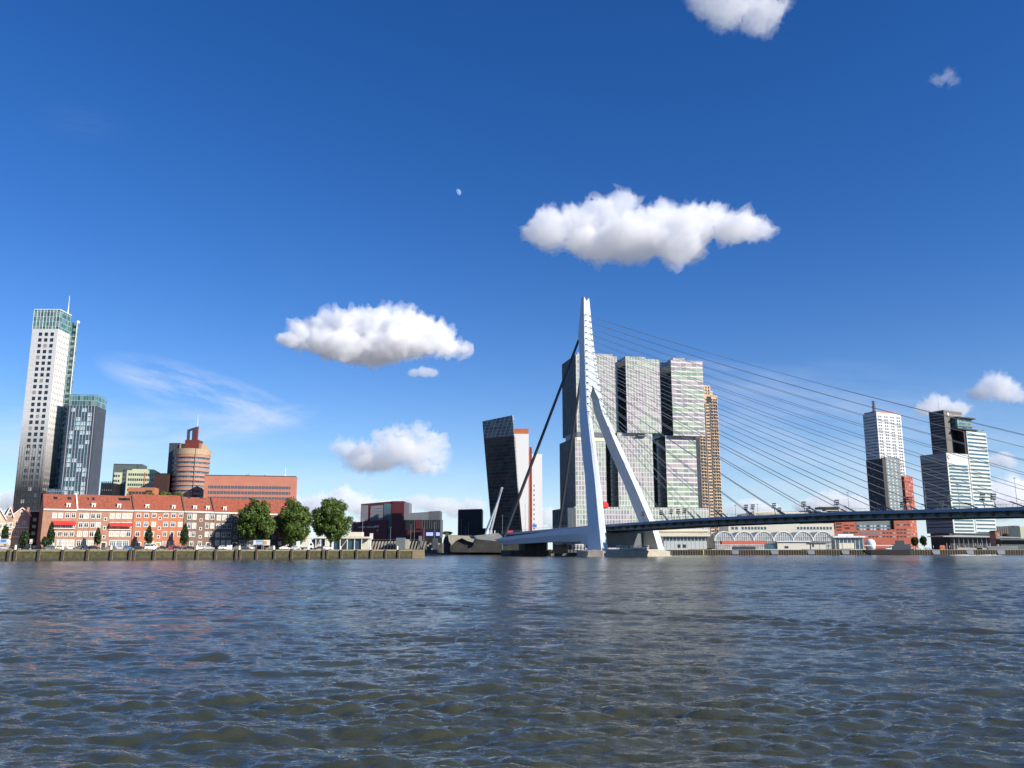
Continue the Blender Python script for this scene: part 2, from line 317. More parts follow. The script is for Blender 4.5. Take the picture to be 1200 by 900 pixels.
M['white'] = mat('white_paint', (.80, .80, .78), .5, var=.04, vs=1)
M['cream'] = mat('cream_paint', (.72, .66, .50), .6, var=.06, vs=1)
M['frame'] = mat('white_window_frame', (.78, .76, .70), .5, var=0)
M['steel'] = mat('grey_steel', (.30, .31, .33), .4, .3, var=.05)
M['dsteel'] = mat('dark_steel', (.06, .065, .075), .4, .2, var=.05)
M['black'] = mat('black_panel', (.012, .012, .014), .55, var=.1)
M['glass'] = mat('dark_window_glass', (.02, .026, .032), .08, spec=.8, var=.3, vs=.35)
M['glassb'] = mat('blue_window_glass', (.04, .09, .12), .1, spec=1.0, var=.35, vs=.5)
M['curtain'] = mat('window_with_pale_curtain', (.40, .38, .31), .35, var=.25, vs=.7)
M['brick'] = mat('tan_brick', (.34, .185, .12), .9, var=.16, vs=.8)
M['brick_o'] = mat('orange_brick', (.43, .16, .085), .9, var=.14, vs=.8)
M['brick_g'] = mat('brown_grey_brick', (.185, .118, .085), .9, var=.14, vs=.8)
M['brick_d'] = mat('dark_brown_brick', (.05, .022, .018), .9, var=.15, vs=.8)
M['tile'] = mat('red_roof_tile', (.27, .075, .04), .8, var=.3, vs=1.3, bump=.4, bs=2.5)
M['tile_d'] = mat('brown_roof_tile', (.28, .07, .035), .8, var=.25, vs=1.3, bump=.4, bs=2.5)
M['awn'] = mat('red_awning_cloth', (.70, .035, .03), .8, var=.06)
M['parapet'] = mat('dark_parapet_lead', (.09, .07, .06), .8, var=.2)

# ground of the left island, with its quay wall
isl = [qp(-900, .0), qp(QL - 6, .0), qp(QL - 1.5, 1.2), qp(QL, 4.5), qp(QL + 1, 180), qp(-900, 900)]
g = MB(); g.prism([(p.x, p.y) for p in isl], -3, GZ - .02); g.build('ground', M['ground']); tag(bpy.data.objects['ground'], kind='structure')
rd = MB(); rd.add([tuple(qp(u, v, GZ - .012)) for u, v in ((-880, 7), (QL - 8, 7), (QL - 8, 17), (-880, 17))], [(0, 1, 2, 3)]); tag(rd.build('road', M['asphalt']), kind='structure')
pv = MB(); 
for u0 in range(-60, int(QL - 8), 6): pv.add([tuple(qp(u, v, GZ - .008)) for u, v in ((u0, 11.9), (u0 + 2.5, 11.9), (u0 + 2.5, 12.05), (u0, 12.05))], [(0, 1, 2, 3)])
tag(pv.build('road_marking', M['white']), kind='structure')
kb = MB(); kb.prism([(p.x, p.y) for p in (qp(-880, 17), qp(QL - 8, 17), qp(QL - 8, 17.3), qp(-880, 17.3))], GZ - .02, GZ + .12); tag(kb.build('kerb', M['conc']), kind='structure')
fb = [(-2500, 760), (rat(495) * 640, 640), (rat(575) * 628, 628), (rat(640) * 615, 615), (rat(790) * 600, 600), (2500, 600), (2500, 30000), (-2500, 30000)]
g = MB(); g.prism(fb, -3, GZ - .02); o = g.build('ground', M['ground']); tag(o, kind='structure')

# quay wall of the left island
qt = thing('quay_wall', 'long algae-green quay wall with a pale capping beam along the left bank', 'quay wall', tuple(Q0), QA)
B('wall', M['algae'], qt, (-300, QL - 7, -.35, .4, -2, 2.95))
B('tide_band', M['timber'], qt, (-300, QL - 7, -.42, -.353, -2, .75))
B('capping_beam', M['timber_pale'], qt, (-300, QL - 7, -.62, .9, 2.95, 3.62))
POSTS = [(11, 0), (18.5, 1), (46, 0), (74, 1), (103, 0), (131, 1), (153, 0), (157.5, 0), (181, 1), (206, 0), (231.5, 1), (253, 0), (277, 0), (281.5, 1), (301, 0), (322, 1), (342, 0), (362, 1), (379, 0), (383.5, 0), (400, 1), (418, 0), (435, 1), (452, 0), (467, 1)]
mp = MB(); mp.box(-.5, .5, -1.15, -.36, -2, 3.5); me_p = mp.mesh('fender_post', M['timber'])
mp2 = MB(); mp2.box(.30, .46, -1.16, -1.06, -2, 3.32); me_p2 = mp2.mesh('rubbing_strip', M['timber_pale'])
mb_ = MB(); mb_.loft([[(x * w_, y * w_, z_) for x, y in ((-1, -1), (1, -1), (1, 1), (-1, 1))] for z_, w_ in ((0, .30), (1.25, .30), (1.45, .14))]); me_b = mb_.mesh('mooring_bollard', M['cream'])
for px, bl in POSTS:
    u = qu(px, -1)
    t = thing('fender_post', 'black timber fender post against the green quay wall', 'fender post', tuple(qp(u, 0)), QA, 'fender posts along the left quay')
    link_mesh('post', me_p, t); link_mesh('rubbing_strip', me_p2, t)
    if bl: tag(link_mesh('mooring_bollard', me_b, None, tuple(qp(u, .1, 3.62)), QA), 'stubby cream mooring post on the edge of the left quay', 'bollard', 'cream mooring posts on the left quay')
rnd = random.Random(3)
pl = MB(); pl.tube((0, 0, -2), (0, 0, 3.55), .36, .33, 10); me_pl = pl.mesh('timber_pile', M['timber_pale'])
for k in range(15):
    f = k / 14; u = QL - 7 + f * 7.2; v = -.5 if f < .75 else -.5 + (f - .75) * 16
    o = link_mesh('timber_pile', me_pl, None, tuple(qp(u, v, rnd.uniform(-.15, .15)))); tag(o, 'round pale timber pile at the rounded end of the left quay', 'timber pile', 'piles round the quay end')
B_ = MB(); B_.prism([(p.x, p.y) for p in (qp(QL - 7, .2), qp(QL - 2.5, .3), qp(QL - .4, 2), qp(QL + .1, 5), qp(QL - 3, 6), qp(QL - 7, 4))], -2, 3.3); tag(B_.build('quay_end_platform', M['timber_pale']), 'rounded timber-clad end of the left quay behind the piles', 'quay end')

# far bank: quay wall with landing recesses and dark piles
fq = thing('quay_wall', 'low dark quay wall of the far bank right of the bridge pylon', 'quay wall', (rat(785) * 600, 600, 0))
x0f = rat(785) * 600
B('wall', M['conc_dark'], fq, (0, 420, -.3, .5, -2, 3.3)); B('capping_beam', M['conc'], fq, (0, 420, -.5, .9, 3.3, 3.6))
pl = MB(); pl.box(-.33, .33, -.9, -.3, -2, 3.35); me_f = pl.mesh('quay_pile', M['timber']); pl = MB(); pl.box(-.95, -.42, -.8, -.3, -2, 3.2); me_fs = pl.mesh('sheet_face', M['timber_pale'])
rec = MB(); rec.loft([[(-2.6, -1.2, z) if 0 else (x, y, z) for x, y in ((-2.6, -.9), (2.6, -.9), (2.6, -.2), (-2.6, -.2))] for z in (1.2, 3.1)]); rec.box(-2.2, 2.2, -1.3, -.9, .4, 1.6); me_r = rec.mesh('landing_stage', M['steel'])
px = 792.0; n_ = 0
RECS = [861, 907, 950, 990, 1025, 1062, 1096, 1136, 1172]
while px < 1212:
    if min(abs(px - q) for q in RECS) > 4.0:
        t = thing('quay_pile', 'dark timber pile in the row along the far quay', 'quay pile', (rat(px) * 600, 600, 0), 0, 'piles along the far quay')
        link_mesh('post', me_f, t); link_mesh('sheet_face', me_fs, t)
    px += 2.95
for i, q in enumerate(RECS):
    tag(link_mesh('landing_stage', me_r, None, (rat(q) * 600, 600, 0)), 'small grey landing recess between groups of piles on the far quay', 'landing stage', 'landing recesses of the far quay')

# embankment left of the bridge
em = MB()
em.prism([(rat(501) * 650, 640.5), (rat(575) * 627.5, 627.5), (rat(642) * 614, 614), (rat(642) * 614, 618), (rat(575) * 627.5, 633), (rat(501) * 650, 646)], -2, 3.9)
tag(em.build('embankment_wall', M['conc_dark']), 'dark concrete embankment wall between the quay end and the bridge', 'embankment')
def silhouette_block(name, label, cat, pts, Y, th, m):
    """a solid wall piece: outline in photo pixels standing at depth Y, th metres thick"""
    P = [pt(x, y, Y) for x, y in pts]; b = MB(); b.loft([[tuple(p) for p in P], [(p.x, p.y + th, p.z) for p in P]]); o = b.build(name, m); return tag(o, label, cat)
silhouette_block('concrete_ramp', 'sloping dark grey concrete ramp wall beside the tribune', 'ramp wall', [(517, 646.5), (520, 632), (523, 624), (527, 626), (530, 640), (532, 646.5)], 622, 8, M['conc_dark'])
silhouette_block('bascule_abutment', 'weathered, shade-darkened concrete bridge abutment with arched openings left of the bridge', 'abutment', [(528, 647), (526, 630), (524, 627), (560, 627), (580, 629), (600, 634), (642, 634), (642, 648)], 612, 20, M['dark_wall'])
silhouette_block('retaining_wall', 'sunlit tan retaining wall under the small promenade left of the bridge', 'retaining wall', [(526, 634), (525, 627), (549, 628), (562, 632), (556, 636), (548, 634), (541, 630.5), (534, 634), (529, 639)], 610, 1.5, M['conc'])
# ---------------------------------------------------------------- helpers for buildings
def solve(C, d, r): return (r * C.y - C.x) / (d.x - r * d.y)
WC = {}
def win(parent, x, z, w, h, pane, frame='frame', y=0.0, rz=0.0, bars=1, name='window', sill=False):
    """a framed window with its pane, centred at x, z on the face"""
    k = (round(w, 2), round(h, 2), pane, frame, bars, 'w')
    if k not in WC:
        fw = min(.16, w * .16); b = MB()
        b.box(-w / 2, -w / 2 + fw, -.10, .05, -h / 2, h / 2); b.box(w / 2 - fw, w / 2, -.10, .05, -h / 2, h / 2)
        b.box(-w / 2 + fw, w / 2 - fw, -.10, .05, -h / 2, -h / 2 + fw); b.box(-w / 2 + fw, w / 2 - fw, -.10, .05, h / 2 - fw, h / 2)
        for q in range(bars): b.box(-w / 2 + fw + (w - 2 * fw) * (q + 1) / (bars + 1) - .05, -w / 2 + fw + (w - 2 * fw) * (q + 1) / (bars + 1) + .05, -.08, .02, -h / 2 + fw, h / 2 - fw)
        if bars: b.box(-w / 2 + fw, w / 2 - fw, -.075, .015, h * .16, h * .16 + .1)
        p = MB(); p.box(-w / 2 + fw * .8, w / 2 - fw * .8, -.03, .03, -h / 2 + fw * .8, h / 2 - fw * .8)
        WC[k] = (b.mesh('window', M[frame]), p.mesh('pane', M[pane]))
    f, p = WC[k]
    o = link_mesh(name, f, parent, (x, y, z), rz); link_mesh('pane', p, o); return o
def pane(parent, x, z, w, h, m='glass', y=0.0, rz=0.0, name='window', d=.06):
    """a window too far off to show a frame"""
    k = (round(w, 2), round(h, 2), m, d)
    if k not in WC:
        b = MB(); b.box(-w / 2, w / 2, -d, d, -h / 2, h / 2); WC[k] = b.mesh('window', M[m])
    return link_mesh(name, WC[k], parent, (x, y, z), rz)
L9 = -math.pi / 2       # a face looking to -x
def text(parent, s, size, loc, rz, m, name='sign_letters'):
    cu = bpy.data.curves.new(name, 'FONT'); cu.body = s; cu.size = size; cu.extrude = .06; cu.align_x = 'LEFT'
    o = bpy.data.objects.new(name, cu); dg = bpy.context.evaluated_depsgraph_get()
    COL.objects.link(o); me = bpy.data.meshes.new_from_object(o.evaluated_get(bpy.context.evaluated_depsgraph_get())); bpy.data.objects.remove(o)
    me.materials.clear(); me.materials.append(M[m]); o = link_mesh(name, me, parent, loc); o.rotation_euler = (R(90), 0, rz); return o

# ---------------------------------------------------------------- brick houses along the left quay
FV = 21.0
def house(px0, px1, eave, ridge, wm, tm, label, rows, stairs=(), awn=(), door=(), dorm=(), roofwin=(), par='parapet', chim=()):
    """rows: list of (pixel row, [(pixel column, width, pane)...], height)"""
    u0, u1 = qu(px0, FV, 600), qu(px1, FV, 600); Lx = u1 - u0; D = 11.0
    o0 = qp(u0, FV, GZ - .02); th = thing('brick_house', label, 'house', tuple(o0), QA, 'row of brick houses on the left quay')
    def Y(px): return (Q0 + QV * FV + QU * qu(px, FV, 600)).y
    pm = (px0 + px1) / 2; he = zz(eave, Y(pm)) - GZ; hr = zz(ridge, Y(pm) + 5) - GZ
    w = MB(); w.loft([[(x, 0, 0), (x, D, 0), (x, D, he), (x, D / 2, hr - .15), (x, 0, he)] for x in (0.01, Lx - .01)]); w.build('wall', M[wm], th)
    rf = MB()
    for s in (0, 1):
        ya, yb = (-.35, D / 2) if s == 0 else (D + .35, D / 2)
        rf.add([(0, ya, he + .05), (Lx, ya, he + .05), (Lx, yb, hr + .12), (0, yb, hr + .12), (0, ya, he + .3), (Lx, ya, he + .3), (Lx, yb, hr + .37), (0, yb, hr + .37)], [(0, 1, 2, 3), (4, 5, 6, 7), (0, 1, 5, 4), (2, 3, 7, 6), (0, 3, 7, 4), (1, 2, 6, 5)])
    roof = rf.build('roof', M[tm], th)
    B('gutter', M['frame'], th, (0.02, Lx - .02, -.62, -.36, he - .30, he + .12)); B('cornice', M['cream'], th, (0.02, Lx - .02, -.25, -.003, he - .55, he - .25))
    sl_ = (hr - he) / (D / 2 + .35)
    if par:
        for xs in ((Lx - .22, Lx + .22),):
            p = MB(); p.loft([[(x, -.5, he - .2), (x, D / 2, hr + .1), (x, D / 2, hr + .95), (x, -.5, he + .75)] for x in xs]); p.build('parapet', M[par], roof)
    for cx, cz in chim:
        x = qu(cx, FV + 5, ridge) - u0; B('chimney', M['brick_d'], roof, (x - .5, x + .5, D / 2 - .5, D / 2 + .5, hr - .4, hr + cz))
    for cx in dorm:
        x = qu(cx, FV, eave) - u0; z0 = he + .45; yf = .35
        d = B('dormer', M['frame'], th, (x - .62, x + .62, yf, yf + 2.6, z0, z0 + 1.75), (x - .8, x + .8, yf - .15, yf + 3.1, z0 + 1.75, z0 + 1.95))
        pane(d, x, z0 + .9, .5, 1.1, 'glass', yf)
    for cx, cy, ww in roofwin:
        x = qu(cx, FV + 2.5, cy) - u0; zc = zz(cy, Y(cx) + 2.5) - GZ; yy = (zc - he) / sl_ - .35
        b = MB(); hw = .5; b.add([(x - ww / 2, yy - hw, zc - hw * sl_ + .4), (x + ww / 2, yy - hw, zc - hw * sl_ + .4), (x + ww / 2, yy + hw, zc + hw * sl_ + .4), (x - ww / 2, yy + hw, zc + hw * sl_ + .4), (x - ww / 2, yy - hw, zc - hw * sl_ + .2), (x + ww / 2, yy - hw, zc - hw * sl_ + .2), (x + ww / 2, yy + hw, zc + hw * sl_ + .2), (x - ww / 2, yy + hw, zc + hw * sl_ + .2)],
                         [(0, 1, 2, 3), (0, 1, 5, 4), (1, 2, 6, 5), (2, 3, 7, 6), (3, 0, 4, 7)]); b.build('skylight', M['glass'], roof)
    for cy, ws, hh in rows:
        for q in ws:
            cx, ww, pn = q; x = qu(cx, FV, cy) - u0; z = zz(cy, Y(cx)) - GZ
            win(th, x, z, ww, hh, pn, bars=1 if ww < 2 else 2)
    for cx, cy in stairs:
        win(th, qu(cx, FV, cy) - u0, zz(cy, Y(cx)) - GZ, 1.05, 1.15, 'glass', bars=0)
    for a0, a1, y0, y1 in awn:
        xa, xb = qu(a0, FV, y0) - u0, qu(a1, FV, y0) - u0; zt, zb = zz(y0, Y(a0)) - GZ, zz(y1, Y(a0)) - GZ
        for xs, xe in ((xa, (xa + xb) / 2 - .04), ((xa + xb) / 2 + .04, xb)):
            b = MB(); b.loft([[(x, 0, zt), (x, -1.7, zb + .35), (x, -1.7, zb), (x, -1.64, zb), (x, -1.64, zb + .3), (x, 0, zt - .08)] for x in (xs, xe)]); b.build('awning', M['awn'], th)
        B('balcony_edge', M['frame'], th, (xa, xb, -.5, -.003, zb - 1.3, zb - 1.1))
    for cx, kind in door:
        x = qu(cx, FV, 640) - u0; dm = {'w': 'frame', 'o': 'door_orange', 'd': 'black', 'b': 'glassb'}[kind]
        d = B('door_frame', M['frame'], th, (x - .95, x - .75, -.12, .02, 0, 2.9), (x + .75, x + .95, -.12, .02, 0, 2.9), (x - .75, x + .75, -.12, .02, 2.65, 2.9)); B('door', M['black'] if kind == 'w' else M[dm], d, (x - .74, x + .74, -.06, .02, .1, 2.64))
    return th
M['door_orange'] = mat('orange_door', (.55, .2, .04), .6, var=0)
M['shop'] = mat('shop_front_glass', (.08, .12, .15), .1, var=.4, vs=.6, spec=.9)
c, gl = 'curtain', 'glass'
def row(xs, w, ps): return [(x, w, ps[i % len(ps)]) for i, x in enumerate(xs)]
house(50.5, 90, 597, 580.5, 'brick', 'tile', 'tan brick house with a red awning at the left end of the terrace', [(604, row((64, 71), 1.5, (c,)) + row((79, 86), 1.5, (gl,)), 1.9), (615.5, row((64, 71, 79, 86), 1.5, (gl,)), 1.3), (625.5, row((63, 70, 77, 84), 1.55, (gl,)), 1.8), (636, row((61.5, 69, 83), 2.2, (c,)) + [(76, 1.6, c)], 2.2)],
      awn=[(61, 88.5, 610.2, 615)], dorm=(80,), roofwin=((65.5, 584.5, 1.3), (82, 585, 1.3)), par='frame')
house(90, 156.5, 597.5, 581.5, 'brick', 'tile', 'wide tan brick house with a red awning and a stair of small windows', [(604.5, row((95.5, 101.5, 109, 115.5), 1.6, (gl, c, gl)) + row((131.5, 138.5, 146, 152), 1.7, (c,)), 2.0), (615, row((94.5, 101, 108.5, 115), 1.6, (gl, gl, gl, c)) + row((131, 138, 145, 151.5), 1.6, (gl,)), 1.9), (625.5, row((93, 100, 107.3, 113), 1.6, (c, c, gl)) + row((130.5, 137, 144, 150.5), 1.7, (c, c, c, gl)), 2.0), (636.5, row((92, 99), 1.5, (gl,)) + [(106, 1.9, c)] + row((132, 139.5, 147), 2.2, ('shop',)), 2.2)],
      stairs=((123.5, 608.3), (122.5, 618.5), (121.5, 629)), awn=[(128, 154.5, 612.3, 616.6)], door=((121, 'w'),), dorm=(109.5, 139.5), roofwin=((104, 585.5, .5), (110, 585.5, .9), (144, 586, 2.6), (149, 586, 2.6)), par='parapet')
house(157, 215.5, 598.7, 581, 'brick_o', 'tile_d', 'bright orange brick house with square white windows', [(604, row((162.5, 171.5, 180.5), 1.6, (gl,)) + row((194.5, 203.5, 212), 1.7, (gl,)), 1.8), (614.5, row((162, 171, 180), 1.6, ('glassb', 'glassb', c)) + row((194, 202.5, 211), 1.7, ('glassb', gl, c)), 1.9), (625.5, [(161, 1.7, gl), (174.5, 3.6, 'shop')] + row((193, 201.5, 210), 1.5, (gl,)), 1.9), (637, row((172, 178), 1.6, (c,)) + row((191, 194.7, 198.4, 202), .7, (gl,)), 1.9)],
      stairs=((187.5, 607.5), (186.5, 619), (185.5, 629)), door=((162, 'b'), (185, 'o')), dorm=(172.5, 203.5), par='parapet')
house(216, 250.5, 599.7, 584, 'brick_g', 'tile', 'narrow brown brick house between two dark roof parapets', [(605.5, row((222, 228, 243, 249), 1.5, (gl, c, c, gl)), 2.2), (616, row((221.5, 227.5, 242.5, 248.7), 1.5, (gl, c)), 2.2), (626, row((221, 226.5, 242, 247.5), 1.4, (c, gl)), 2.0), (637, row((234, 224), 1.5, (gl,)), 1.9)],
      stairs=((235.5, 609.3), (235, 619.5), (234.5, 629)), door=((244, 'd'),), dorm=(228.5, 243.5), chim=((222, .3), (236, .3)))
house(251, 298, 601, 585.5, 'brick_g', 'tile_d', 'brown brick house left of the first round tree', [(606.5, row((256.5, 263, 269.5), 1.7, (c, c, gl)) + row((287, 293.5), 1.6, (gl,)), 2.2), (616.5, row((256, 262.7, 269), 1.7, (c, gl, gl)) + row((284, 290, 296), 1.6, (gl,)), 2.0), (626.5, row((255, 262, 268), 1.6, (gl,)) + row((283, 289, 295), 1.6, (gl,)), 2.0), (636, row((254.5, 261.5, 268), 1.6, (gl, gl, c)) + row((282.5, 288.5, 294.5), 1.6, (gl,)), 2.0)],
      stairs=((276, 609.8), (275.7, 619.8), (275.4, 629.5)), door=((275, 'w'),), dorm=(263.5, 290), chim=((294.5, .9),), par=None)
house(298.3, 347, 602.5, 586.5, 'brick_g', 'tile', 'brown brick house half hidden behind the two left round trees', [(607.5, row((304, 311, 329, 336, 343), 1.6, (gl, c)), 2.2), (617.5, row((304, 311, 329, 336, 343), 1.6, (gl,)), 2.0), (627, row((304, 309, 329, 336, 343), 1.6, (gl, c)), 2.0), (636.5, row((304, 311, 328, 334, 340, 345), 1.6, (gl,)), 2.0)],
      stairs=((321.5, 610.5), (321.3, 620), (321, 629.5)), awn=[(326, 336, 624, 627.5)], dorm=(312,), par=None)
# the block behind the end of the terrace, its shade put into the dark brick colour
def block(name, label, cat, pL, pC, pR, Yc, th, ytop, wm, base=None, group=None, sidem=None):
    """an oriented block from three vertical edges; returns (thing, front length, side length, height).  Local x runs along the front, y back along the left side"""
    C = Vector((rat(*pC) * Yc, Yc, 0)); a = R(th); d1 = Vector((math.cos(a), math.sin(a), 0)); d2 = Vector((-math.sin(a), math.cos(a), 0))
    L1 = solve(C, d1, rat(*pR)); L2 = solve(C, d2, rat(*pL)); zb = GZ if base is None else base; h = zz(ytop, Yc) - zb
    t = thing(name, label, cat, (C.x, C.y, zb - .02), a, group)
    return t, L1, L2, h, Yc, zb
t, a1, a2, h, *_ = block('brick_annex', 'brick annex coloured dark as if shaded with a white roof edge left of the terrace', 'building', (33, 610), (35, 610), (51, 610), 318, 15, 599.5, 'brick_d')
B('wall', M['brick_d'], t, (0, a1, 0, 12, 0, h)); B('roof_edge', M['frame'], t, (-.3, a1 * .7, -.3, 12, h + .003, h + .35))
for q in range(4): pane(t, a1 * .35, h * (.25 + .18 * q), 1.2, 1.2)
# gabled houses at the far left
def gable(px0, px1, eave, ridge, Yg, th, label, wm='cream', side=8):
    C = Vector((rat(px0, 610) * Yg, Yg, 0)); a = R(th); d1 = Vector((math.cos(a), math.sin(a), 0)); Lx = solve(C, d1, rat(px1, 610)); he = zz(eave, Yg) - GZ; hr = zz(ridge, Yg) - GZ
    t = thing('gabled_house', label, 'house', (C.x, C.y, GZ - .02), a, 'gabled houses at the left edge')
    w = MB(); w.loft([[(0, y, 0), (Lx, y, 0), (Lx, y, he), (Lx / 2, y, hr - .2), (0, y, he)] for y in (0, side)]); w.build('wall', M[wm], t)
    r_ = MB()
    for s in (-1, 1):
        xa = Lx / 2 + s * (Lx / 2 + .4); r_.loft([[(xa, y, he - .3), (Lx / 2, y, hr), (Lx / 2, y, hr + .35), (xa, y, he + .05)] for y in (-.3, side + .3)])
    rf = r_.build('roof', M['awn_tile'], t); B('chimney', M['brick'], rf, (Lx * .7, Lx * .7 + .8, side * .5, side * .5 + .8, hr - 1, hr + .6))
    b = MB(); 
    for s in (-1, 1): b.tube((Lx / 2 + s * (Lx / 2 + .3), -.42, he - .15), (Lx / 2, -.42, hr + .25), .2, .2, 4)
    b.build('bargeboard', M['frame'], t)
    for z in (.22, .5, .78):
        for x in (.3, .7): win(t, Lx * x, he * z, 1.4, 1.7, 'glass' if z > .3 else 'curtain')
    win(t, Lx / 2, he + (hr - he) * .3, 1.3, 1.3, 'glass', bars=0)
    B('band', M['frame'], t, (0.01, Lx - .01, -.12, -.003, he * .36, he * .40), (0.01, Lx - .01, -.12, -.003, he * .64, he * .67)); return t
M['gable_cream'] = mat('weathered_cream_brick', (.46, .36, .26), .8, var=.18, vs=.8); M['awn_tile'] = mat('scarlet_roof_tile', (.48, .08, .03), .8, var=.2, vs=1.3)
gable(-12, 6, 608, 595.5, 300, 50, 'cream gabled house cut off by the left edge', 'gable_cream')
gable(6, 15, 606, 595, 308, 35, 'narrow gabled house with a scarlet roof second from the left edge', 'brick', 9)
gable(14, 35.5, 604, 595.5, 316, 25, 'cream fronted gabled house with scarlet roof in front of the dark tower', 'gable_cream')
# ---------------------------------------------------------------- towers and blocks behind the left quay
def facade_mat(name, cols, cell, frame, fc, rough=.25, tint=None):
    """curtain wall: panels of cell metres with frame lines (x bar, z bar) - pattern of the facade itself"""
    m = bpy.data.materials.new(name); m.use_nodes = True; t = m.node_tree; b = t.nodes['Principled BSDF']; N = t.nodes.new; Lk = t.links.new
    co = N('ShaderNodeTexCoord'); sp = N('ShaderNodeSeparateXYZ'); Lk(co.outputs['Object'], sp.inputs[0])
    def mt(op, a, b_=0.0):
        n = N('ShaderNodeMath'); n.operation = op
        for i, v in enumerate((a, b_)):
            if isinstance(v, (int, float)): n.inputs[i].default_value = v
            else: Lk(v, n.inputs[i])
        return n.outputs[0]
    h = mt('ADD', sp.outputs[0], sp.outputs[1]); gx = mt('DIVIDE', h, cell[0]); gz_ = mt('DIVIDE', sp.outputs[2], cell[1])
    fx, fz = mt('FRACT', gx), mt('FRACT', gz_); bar = mt('MAXIMUM', mt('LESS_THAN', fx, frame[0]), mt('LESS_THAN', fz, frame[1]))
    cb = N('ShaderNodeCombineXYZ'); Lk(mt('FLOOR', gx), cb.inputs[0]); Lk(mt('FLOOR', gz_), cb.inputs[1])
    wnz = N('ShaderNodeTexWhiteNoise'); wnz.noise_dimensions = '2D'; Lk(cb.outputs[0], wnz.inputs['Vector'])
    rp = N('ShaderNodeValToRGB'); rp.color_ramp.interpolation = 'CONSTANT'
    while len(rp.color_ramp.elements) < len(cols): rp.color_ramp.elements.new(.5)
    for i, c_ in enumerate(cols): rp.color_ramp.elements[i].position = i / len(cols); rp.color_ramp.elements[i].color = (*c_, 1)
    Lk(wnz.outputs[0], rp.inputs[0]); colr = rp.outputs[0]
    if tint:
        ta, tb, sx, sz = tint; mp = N('ShaderNodeMapping'); mp.inputs['Scale'].default_value = (sx, sx, sz); Lk(co.outputs['Object'], mp.inputs[0])
        n = N('ShaderNodeTexNoise'); n.inputs['Scale'].default_value = 1; n.inputs['Detail'].default_value = 2; Lk(mp.outputs[0], n.inputs[0])
        r2 = N('ShaderNodeValToRGB'); r2.color_ramp.elements[0].position = .44; r2.color_ramp.elements[0].color = (*ta, 1); r2.color_ramp.elements[1].position = .56; r2.color_ramp.elements[1].color = (*tb, 1)
        Lk(n.outputs[0], r2.inputs[0]); mx_ = N('ShaderNodeMix'); mx_.data_type = 'RGBA'; mx_.blend_type = 'MULTIPLY'; mx_.inputs[0].default_value = 1; Lk(colr, mx_.inputs[6]); Lk(r2.outputs[0], mx_.inputs[7]); colr = mx_.outputs[2]
    mx2 = N('ShaderNodeMix'); mx2.data_type = 'RGBA'; Lk(bar, mx2.inputs[0]); Lk(colr, mx2.inputs[6]); mx2.inputs[7].default_value = (*fc, 1); Lk(mx2.outputs[2], b.inputs['Base Color'])
    rr = mt('ADD', mt('MULTIPLY', bar, .3), rough); Lk(rr, b.inputs['Roughness']); M[name] = m; return m
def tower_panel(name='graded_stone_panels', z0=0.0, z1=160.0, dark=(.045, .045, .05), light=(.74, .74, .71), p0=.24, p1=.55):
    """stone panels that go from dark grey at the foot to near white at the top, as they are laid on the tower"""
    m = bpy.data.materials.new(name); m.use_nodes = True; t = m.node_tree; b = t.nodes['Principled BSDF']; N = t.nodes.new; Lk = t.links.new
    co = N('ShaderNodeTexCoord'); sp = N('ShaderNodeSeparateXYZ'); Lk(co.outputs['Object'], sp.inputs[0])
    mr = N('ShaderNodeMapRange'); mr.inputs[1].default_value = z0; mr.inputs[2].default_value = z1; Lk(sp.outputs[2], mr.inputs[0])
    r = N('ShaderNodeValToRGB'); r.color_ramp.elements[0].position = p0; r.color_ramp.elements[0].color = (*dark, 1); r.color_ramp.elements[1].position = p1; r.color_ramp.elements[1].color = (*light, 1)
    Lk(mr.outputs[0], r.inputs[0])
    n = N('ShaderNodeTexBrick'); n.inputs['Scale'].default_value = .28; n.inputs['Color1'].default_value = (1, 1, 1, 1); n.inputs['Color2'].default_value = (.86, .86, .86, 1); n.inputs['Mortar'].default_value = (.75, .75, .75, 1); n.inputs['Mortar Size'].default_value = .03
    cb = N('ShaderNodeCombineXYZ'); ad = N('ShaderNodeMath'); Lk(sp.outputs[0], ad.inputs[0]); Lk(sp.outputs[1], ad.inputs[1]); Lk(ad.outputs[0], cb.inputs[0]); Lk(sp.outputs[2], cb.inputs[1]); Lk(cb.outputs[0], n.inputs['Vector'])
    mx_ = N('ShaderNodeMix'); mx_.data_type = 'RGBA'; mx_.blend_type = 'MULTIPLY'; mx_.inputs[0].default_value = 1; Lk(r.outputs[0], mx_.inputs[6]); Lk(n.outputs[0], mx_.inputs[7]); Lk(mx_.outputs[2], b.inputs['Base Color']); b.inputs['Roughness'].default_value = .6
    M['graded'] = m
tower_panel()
M['pale_pane'] = mat('pale_blind_window', (.42, .55, .58), .2, var=.3, vs=.4, spec=.8)
M['bronze'] = mat('bronze_window', (.33, .31, .27), .25, var=.2)
M['greyclad0'] = mat('pale_rib_metal', (.42, .45, .48), .4, .2, var=.05)
M['charcoal'] = mat('charcoal_panel', (.055, .062, .08), .5, var=.12, vs=.2)
facade_mat('teal_glass_wall', [(.05, .15, .16), (.09, .22, .22), (.04, .10, .11), (.16, .28, .26)], (1.8, 3.4), (.10, .10), (.35, .42, .42), .12)
facade_mat('blue_glass_wall', [(.05, .10, .13), (.08, .16, .20), (.04, .07, .09)], (1.5, 3.4), (.12, .16), (.20, .26, .30), .12)
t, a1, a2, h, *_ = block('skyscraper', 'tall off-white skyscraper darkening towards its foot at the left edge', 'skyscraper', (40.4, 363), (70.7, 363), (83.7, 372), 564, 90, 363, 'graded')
B('wall', M['graded'], t, (0, a1, 0, a2, 0, h - 13.5))
